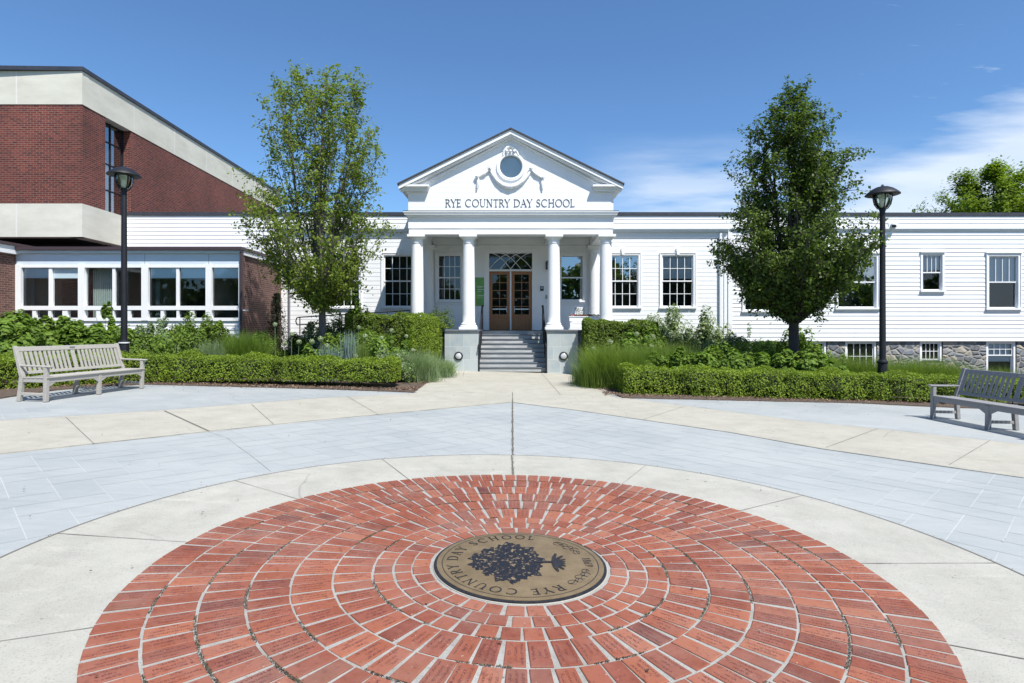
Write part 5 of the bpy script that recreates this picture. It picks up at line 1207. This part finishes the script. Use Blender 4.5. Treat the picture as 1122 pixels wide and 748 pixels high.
# right bed
cl_right = lambda X, Y, Z: (X > 2.36) | ((Z > 1.50) & (X > 1.80))
hedge([(2.40, 19.45), (3.4, 19.4), (4.75, 19.3)], 1.1, 1.82, 'long flat-topped clipped yew beside the right pedestal', 2200, .05, 'yew', 'shrub', 'clipped_yew', zmin=.75, lump=1.8)
g = MB(); x0 = 2.75
yw = empty('yew_trunks', (x0, 19.4, gz(x0)), 0, 'bare reddish twigs under the flat-topped yew beside the right pedestal', 'bare shrub')
for i in range(34):
    a = rng.uniform(-.35, .5); b = rng.gauss(0, .15); g.tube([(a, b, 0), (a+rng.gauss(0, .1), b+rng.gauss(0, .08), .6), (a+rng.gauss(0, .2), b+rng.gauss(0, .12), 1.35)], [.018, .014, .006], 5)
g.build('stems', M['bark'], yw)
bush(733, 21.3, 2.7, 2.45, 'hyd', 5200, .085, 'tall bush of white-edged leaves under the window right of the porch', cat='shrub', clumps=60, flowers=('white', 110, .035, 6))
bush(776, 21.0, 2.2, 2.15, 'hyd', 3300, .085, 'lower white-edged bush at the wall corner right of the porch', cat='shrub', clumps=44, flowers=('white', 90, .035, 6))
bush(765, 17.4, 1.6, 1.25, 'lav', 2600, .06, 'hazy grey-green bush in front of the white-edged shrubs', cat='shrub', spread=.13)
bush(693, 17.6, 2.0, 1.35, 'big', 2300, .11, 'broad-leaved bush in front of the flat-topped yew', cat='shrub', asp=.75)
grass_clump(661, 15.3, 1.6, 1.16, 'grass', 3600, 'fountain grass spilling over the paving right of the steps', width=.009, seed=21, group=None)
grass_clump(688, 15.0, 1.5, 1.14, 'grass', 3200, 'fountain grass rising behind the left end of the right hedge', width=.009, seed=22)
grass_clump(716, 15.6, 1.5, 1.22, 'grass', 3000, 'fountain grass in front of the two allium heads, right of the steps', width=.009, seed=23)
grass_clump(744, 16.2, 1.4, 1.2, 'grass', 2600, 'rightmost fountain grass, behind the broad-leaved row', width=.009, seed=24)
grass_clump(641, 16.0, .9, .6, 'lav', 1100, 'low grey lavender tuft at the foot of the right pedestal', width=.012, seed=25, cat='lavender', name='lavender')
rows = [(727, 14.9, .92, 'leftmost of the broad-leaved perennials behind the right hedge'), (757, 15.1, 1.05, 'broad-leaved perennial second from the fountain grass'), (790, 15.2, 1.12, 'broad-leaved perennial under the wall corner board'), (822, 15.0, 1.0, 'broad-leaved perennial left of the dark tree trunk'), (852, 15.0, .98, 'broad-leaved perennial close to the dark tree trunk'), (886, 15.0, .96, 'broad-leaved perennial right of the dark tree trunk'), (915, 14.9, .84, 'rightmost low broad-leaved perennial before the long grass')]
for px, Y, h, lb in rows: bush(px, Y, 1.6, h, 'big', 1800, .11, lb, cat='perennial', group='broad-leaved perennials behind the right hedge', asp=.65, clumps=30, name='perennial')
bush(872, 19.2, 1.7, 1.75, 'big', 2400, .085, 'leafy green bush against the wall behind the dark tree', cat='shrub')
bush(893, 16.6, 1.1, 1.18, 'mix', 1500, .07, 'light green rounded shrub beside a basement window', cat='shrub')
bush(826, 20.5, 1.3, 1.9, 'lav', 420, .06, 'thin twiggy shrub against the coarse boards left of the dark tree', cat='shrub', spread=.1, clumps=18)
bush(828, 17.0, 2.2, 1.1, 'mix', 2600, .07, 'mixed low green planting left of the dark tree trunk', cat='shrub', spread=.13)
for i, (px, Y) in enumerate(((925, 15.6), (950, 15.2), (985, 15.3), (1012, 15.0), (1036, 14.9), (1062, 15.2), (1095, 15.6))):
    grass_clump(px, Y, 1.5, 1.02 if i < 5 else .8, 'grass', 1900, ['long fine grass just right of the broad-leaved row', 'long fine grass left of the right lamp post', 'long fine grass just right of the right lamp post', 'long fine grass below the small basement window', 'long fine grass left of the right bench', 'long fine grass seen through the slats of the right bench', 'long fine grass behind the right bench at the picture edge'][i], width=.009, seed=30+i, group='fine grasses behind the right hedge')
# ground cover filling the beds
P = []
for k in range(44000):
    s = k % 2; x = rng.uniform(-13.5, -2.5) if s else rng.uniform(2.5, 15); y = rng.uniform(14.5, 22.4); 
    hgt = .12+.35*(math.sin(x*1.7)*math.sin(y*2.3)*.5+.5); P.append((x, y, gz(x)+.03+rng.random()**.6*hgt))
tag(quads_obj('ground_cover', scatter_leaf_quads(np.array(P), np.tile([0, -.2, 1.], (len(P), 1))+nr.normal(size=(len(P), 3))*.5, .085, .6, .08), L_['mix']), kind='stuff')

# ------------------------------------------------------------------ trees
def tree(x, Y, H_, prof, label, leaf, bark, nlimb, ntw, nleaf, size, r0, z0, lean, seed, clump=.16, stems=1, zf=1.8, sp=.0, rag=.06, asc=.55):
    """prof: [(height, radius)] crown envelope; limbs leave the trunk low and climb to points inside it"""
    r = random.Random(seed); root = empty('tree', (x, Y, gz(x)), 0, label, 'tree'); nr.seed(seed)
    hs = [p[0] for p in prof]; rs = [p[1] for p in prof]
    g = MB(); top = H_*.93
    def axis(z, k=0):
        v = Vector((lean*z+.06*math.sin(z*1.1), .04*math.sin(z*.9+1), z))
        if k and z > zf+k*.15:
            aa = k*2*math.pi/max(1, stems-1)+.5; q = sp*(z-zf-k*.15)**.8; v += Vector((math.cos(aa)*q, math.sin(aa)*q, 0))
        return v
    n = 14; zs = [top*i/(n-1) for i in range(n)]
    g.tube([axis(z) for z in zs], [r0*1.25 if i == 0 else r0*(1-(z/top))**.8*.95+.012 for i, z in enumerate(zs)], 10); g.build('trunk', bark, root, smooth=True)
    for kk in range(1, stems):
        g = MB(); z1_ = top*r.uniform(.74, .9); zs = [zf+kk*.15+(z1_-zf-kk*.15)*i/9 for i in range(10)]
        g.tube([axis(z, kk) for z in zs], [r0*.52*(1-i/9)**.8+.010 for i in range(10)], 8); g.build('stem', bark, root, smooth=True)
    P = []; gl_ = MB(); tgs = MB()
    area = [max(.05, q)**.85 for q in rs]; 
    for i in range(nlimb):
        h = r.choices(hs, area)[0]+r.uniform(-.4, .4); h = min(max(h, hs[0]), hs[-1]); rad = np.interp(h, hs, rs)
        a = i*2.39996+r.uniform(-.4, .4); rad *= 1+rag*(math.sin(3*a+h*1.9+seed)+.7*math.sin(5*a-h*3.1)+.6*math.sin(2*a+h*5.2)); q = rad*(.5+.55*r.random()**.5); tip = Vector((q*math.cos(a)+lean*h, q*math.sin(a), h))
        hb = max(z0, h-(q*1.3+.5)*(.8+asc*r.random())); hb = min(hb, h-.25*q) if h-.25*q > z0 else z0
        ks = 0
        if stems > 1: ks = min(range(stems), key=lambda k_: (axis(hb, k_)-Vector((tip.x*.6, tip.y*.6, hb))).length)
        b0 = axis(hb, ks); mid = b0.lerp(tip, .5)+Vector((0, 0, -.10*q))+Vector((r.gauss(0, .08), r.gauss(0, .08), 0))
        pts = []
        for k in range(9):
            t = k/8; pts.append(b0*(1-t)**2+mid*2*t*(1-t)+tip*t*t)
        rr = max(.012, r0*.36*(1-hb/H_)*(.5+.6*r.random())); gl_.tube(pts, [rr*(1-k/8*.85) for k in range(9)], 6)
        for k in range(ntw):
            t = .28+.75*r.random(); t = min(t, 1.0); p = b0*(1-t)**2+mid*2*t*(1-t)+tip*t*t
            d = Vector((r.gauss(0, 1), r.gauss(0, 1), r.gauss(.35, .7))).normalized()*r.uniform(.2, .6)*(1.15-.3*t); e = p+d
            tgs.tube([p, p+d*.5+Vector((0, 0, .03)), e], [.009, .007, .003], 4, cap=False)
            m_ = int(nleaf*r.uniform(.5, 1.4)); tt = nr.uniform(.25, 1.1, m_)[:, None]; P.append(np.array(p)[None]+np.array(d)[None]*tt+nr.normal(size=(m_, 3))*clump*.6)
    gl_.build('limbs', bark, root, smooth=True); tgs.build('twigs', bark, root)
    P = np.concatenate(P); k = len(P); ctr = np.array([lean*H_*.5, 0, H_*.5]); Nn = (P-ctr)*.25+np.array([0, 0, .5])+nr.normal(size=(k, 3))*.7
    quads_obj('crown', scatter_leaf_quads(P, Nn, size, .62, .1), L_[leaf], root); return root
k_ = 17.5/F
lp = [(80, 30), (92, 48), (110, 56), (135, 62), (165, 68), (200, 74), (235, 80), (262, 78), (288, 62), (308, 42), (324, 18)]
xl = XP(351, 17.5); h_of = lambda py, Y, x: ZP(py, Y)-gz(x)
tree(xl, 17.5, h_of(72, 17.5, xl), [(h_of(py, 17.5, xl), q*k_) for py, q in lp[::-1]], 'young tree with an open light green crown and slim grey trunk, left of the porch', 'pear', M['bark'], 112, 15, 21, .092, .115, 1.9, .0, 3, clump=.13, asc=1.0, stems=5, zf=1.75, sp=.26)
YT = 16.3; k2 = YT/F
rp = [(90, 5), (108, 14), (128, 28), (148, 44), (168, 48), (192, 60), (220, 76), (248, 86), (268, 88), (282, 78), (294, 60), (304, 38), (312, 14)]
xr = XP(868, YT); tree(xr, YT, h_of(82, YT, xr), [(h_of(py, YT, xr), q*k2) for py, q in rp[::-1]], 'dense dark green tree with a tapering crown and dark trunk, right of the porch', 'maple', M['bark2'], 128, 22, 25, .090, .15, 1.75, 0, 5, clump=.12, asc=.75, stems=4, zf=1.9, sp=.16, rag=.15)
# far tree over the roof, right edge
xf = XP(1088, 46); hf = ZP(183, 46)+.65
ft = tree(xf, 46, hf, [(hf-6.5, 3.0), (hf-4.5, 5.2), (hf-3, 5.0), (hf-1.8, 4.0), (hf-.8, 2.6), (hf, .9)], 'bright green spreading tree showing above the roof at the right edge', 'locust', M['bark2'], 95, 17, 40, .21, .35, 5, 0, 9, clump=.42, asc=.3)
xf2 = XP(1160, 50); hf2 = ZP(172, 50)+.65
tree(xf2, 50, hf2, [(hf2-6, 3.5), (hf2-4, 5.0), (hf2-2.2, 4.0), (hf2-.9, 2.4), (hf2, .8)], 'further bright green tree behind the roof, cut by the right edge', 'locust', M['bark2'], 60, 15, 34, .22, .35, 5, 0, 12, clump=.42, asc=.3)

# ------------------------------------------------------------------ lamp posts
def lamp(x, Y, h, label, rot):
    root = empty('street_lamp', (x, Y, gz(x)), rot, label, 'street lamp', 'lamp posts of the forecourt')
    g = MB(); g.lathe([(.17, 0), (.17, .08), (.14, .12), (.115, .55), (.105, .85), (.12, .87), (.12, .91), (.09, .93), (.085, .96)], n=16); g.build('base', M['black'], root, smooth='auto')
    g = MB(); g.lathe([(.074, .95), (.074, 1.2), (.060, h-.66), (.075, h-.65), (.075, h-.60), (.055, h-.58)], n=16); g.build('pole', M['black'], root, smooth='auto')
    g = MB(); g.lathe([(.098, .868), (.124, .872), (.124, .90), (.098, .904)], n=16); g.build('collar', M['trim'] if x < 0 else M['black'], root, smooth='auto')
    g = MB(); z = h-.60; g.lathe([(.05, z), (.10, z+.02), (.165, z+.12), (.19, z+.24), (.195, z+.36)], n=24); g.build('globe', M['globe'], root, smooth='auto')
    g = MB(); g.lathe([(.02, z+.02), (.05, z+.03), (.06, z+.2), (.10, z+.3), (.11, z+.35)], n=16); g.build('lamp_core', mat('diffuser', (.6, .62, .52), .5) if 'diffuser' not in bpy.data.materials else bpy.data.materials['diffuser'], root, smooth='auto')
    for k in range(4):
        a = math.pi/4+k*math.pi/2; c, s = math.cos(a), math.sin(a); g = MB()
        g.tube([(r_*c, r_*s, z+zz_) for r_, zz_ in ((.05, -.02), (.115, .01), (.18, .11), (.208, .24), (.21, .38))], .014, 6); g.build('rib', M['black'], root)
    g = MB(); g.lathe([(.20, z+.345), (.33, z+.33), (.385, z+.345), (.375, z+.37), (.32, z+.42), (.24, z+.485), (.14, z+.535), (.05, z+.555), (.035, z+.57), (.022, z+.60), (.01, z+.605)], n=32); g.build('hood', M['black'], root, smooth='auto'); return root
Yl = 14.7; lamp(XP(136, Yl), Yl, 5.36, 'black lamp post rising behind the left bench', .2)
Yr = 14.4; lamp(XP(967, Yr), Yr, 5.28, 'black lamp post right of the dark tree', .5)

# ------------------------------------------------------------------ benches
def bench(x, y, ang, label, wd):
    root = empty('bench', (x, y, gz(x)+.008), 0, label, 'bench', 'wooden benches facing the brick circle')
    root.rotation_euler = (Matrix.Rotation(math.atan(SL), 4, 'Y') @ Matrix.Rotation(R(ang), 4, 'Z')).to_euler()
    Lb = 2.44; h = Lb/2; W = M[wd]; bw_ = .006
    by = .50; rec = .16     # depth of the frame, lean of the back
    for s in (-h+.035, 0, h-.035):
        g = MB(); top = .62 if s else .40; g.box(s-.035, s+.035, 0, .06, 0, top-.03 if s else top); g.build('leg', W, root, bevel=bw_)
        g = MB(); a = s-.034; b = s+.034
        g.hexa([(a, by-.02, 0), (b, by-.02, 0), (b, by+.045, 0), (a, by+.045, 0), (a, by-.065, .42), (b, by-.065, .42), (b, by+.005, .42), (a, by+.005, .42)])
        if s: g.hexa([(a, by-.065, .4201), (b, by-.065, .4201), (b, by+.005, .4201), (a, by+.005, .4201), (a, by+rec-.06, .95), (b, by+rec-.06, .95), (b, by+rec-.015, .95), (a, by+rec-.015, .95)])
        g.build('back_post', W, root, bevel=bw_)
        g = MB(); g.box(s-.02, s+.02, .06, by-.02, .10, .15); g.box(s-.022, s+.022, .06, by-.062, .33, .40); g.build('side_rail', W, root, bevel=bw_)
    for s in (-h, h-.07):
        g = MB(); xc = s+.035
        g.hexa([(xc-.045, -.06, .595), (xc+.045, -.06, .595), (xc+.03, by+.05, .60), (xc-.03, by+.05, .60), (xc-.045, -.06, .625), (xc+.045, -.06, .625), (xc+.03, by+.05, .632), (xc-.03, by+.05, .632)]); g.build('armrest', W, root, bevel=.010)
    g = MB(); g.box(-h+.071, -.036, .008, .035, .325, .405); g.box(.036, h-.071, .008, .035, .325, .405)
    for s, t in ((-h+.071, 1), (-.036, -1), (.036, 1), (h-.071, -1)): g.prism([(s, .3245), (s+t*.14, .3245), (s, .25)], .010, .033)
    g.build('apron', W, root, bevel=.003)
    g = MB()
    for k in range(6): y0_ = -.012+k*.077; g.box(-h+.004, h-.004, y0_, y0_+.062, .4065-k*.002, .43-k*.002)
    g.build('seat', W, root, bevel=.004)
    g = MB(); yy = lambda z: by-.06+(z-.42)*(rec+.005)/.53
    def rail(z0_, z1_, e=.012): g.hexa([(-h+.07, yy(z0_)+e, z0_), (h-.07, yy(z0_)+e, z0_), (h-.07, yy(z0_)+e+.03, z0_), (-h+.07, yy(z0_)+e+.03, z0_), (-h+.07, yy(z1_)+e, z1_), (h-.07, yy(z1_)+e, z1_), (h-.07, yy(z1_)+e+.03, z1_), (-h+.07, yy(z1_)+e+.03, z1_)])
    rail(.855, .935); rail(.46, .51); g.build('back_rail', W, root, bevel=.005)
    g = MB(); ns = 24
    for k in range(ns):
        xc = -h+.07+(2*h-.14)*(k+.5)/ns; z0_, z1_ = .511, .854; e = .019; ww = .026
        if k == 11: continue
        if k == 12: xc = 0; ww = .045
        g.hexa([(xc-ww, yy(z0_)+e, z0_), (xc+ww, yy(z0_)+e, z0_), (xc+ww, yy(z0_)+e+.014, z0_), (xc-ww, yy(z0_)+e+.014, z0_), (xc-ww, yy(z1_)+e, z1_), (xc+ww, yy(z1_)+e, z1_), (xc+ww, yy(z1_)+e+.014, z1_), (xc-ww, yy(z1_)+e+.014, z1_)])
    g.build('backrest', W, root)
    g = MB(); zc_ = .895; g.box(-.06, .06, yy(zc_)+.005, yy(zc_)+.0115, zc_-.018, zc_+.018); g.build('plaque', M['greymetal'], root)
    return root
bench(-7.96, 11.24, 86.3, 'weathered pale wooden bench standing on the left of the forecourt', 'teak')
bench(7.83, 9.60, -87.4, 'greyer wooden bench at the right edge, partly cut off by the picture', 'teak2')

# ------------------------------------------------------------------ unseen belt of leaves added behind the viewer to darken the window reflections
P = []
for k in range(26000):
    x = rng.uniform(-60, 60); top = 9+2.5*math.sin(x*.21)+1.8*math.sin(x*.53+1)+rng.gauss(0, .5); P.append((x, -34+rng.gauss(0, 1.6), gz(x)+rng.random()**.8*top))
tag(quads_obj('reflected_tree_belt', scatter_leaf_quads(np.array(P), nr.normal(size=(len(P), 3))+np.array([0, 1., .4]), .8, .7), L_['maple']), kind='stuff')

P = []
for k in range(420):
    if k % 3: x, y = rng.uniform(-9, 9), 13.2-abs(rng.gauss(0, 1.3))
    else: x, y = rng.uniform(-7, 7), rng.uniform(2, 13)
    P.append((x, y, gz(x)+.026))
P = np.array(P); tag(quads_obj('leaf_litter', scatter_leaf_quads(P, np.tile([0, 0, 1.], (len(P), 1))+nr.normal(size=(len(P), 3))*.25, .022, .6, .1), L_['litter']), kind='stuff')
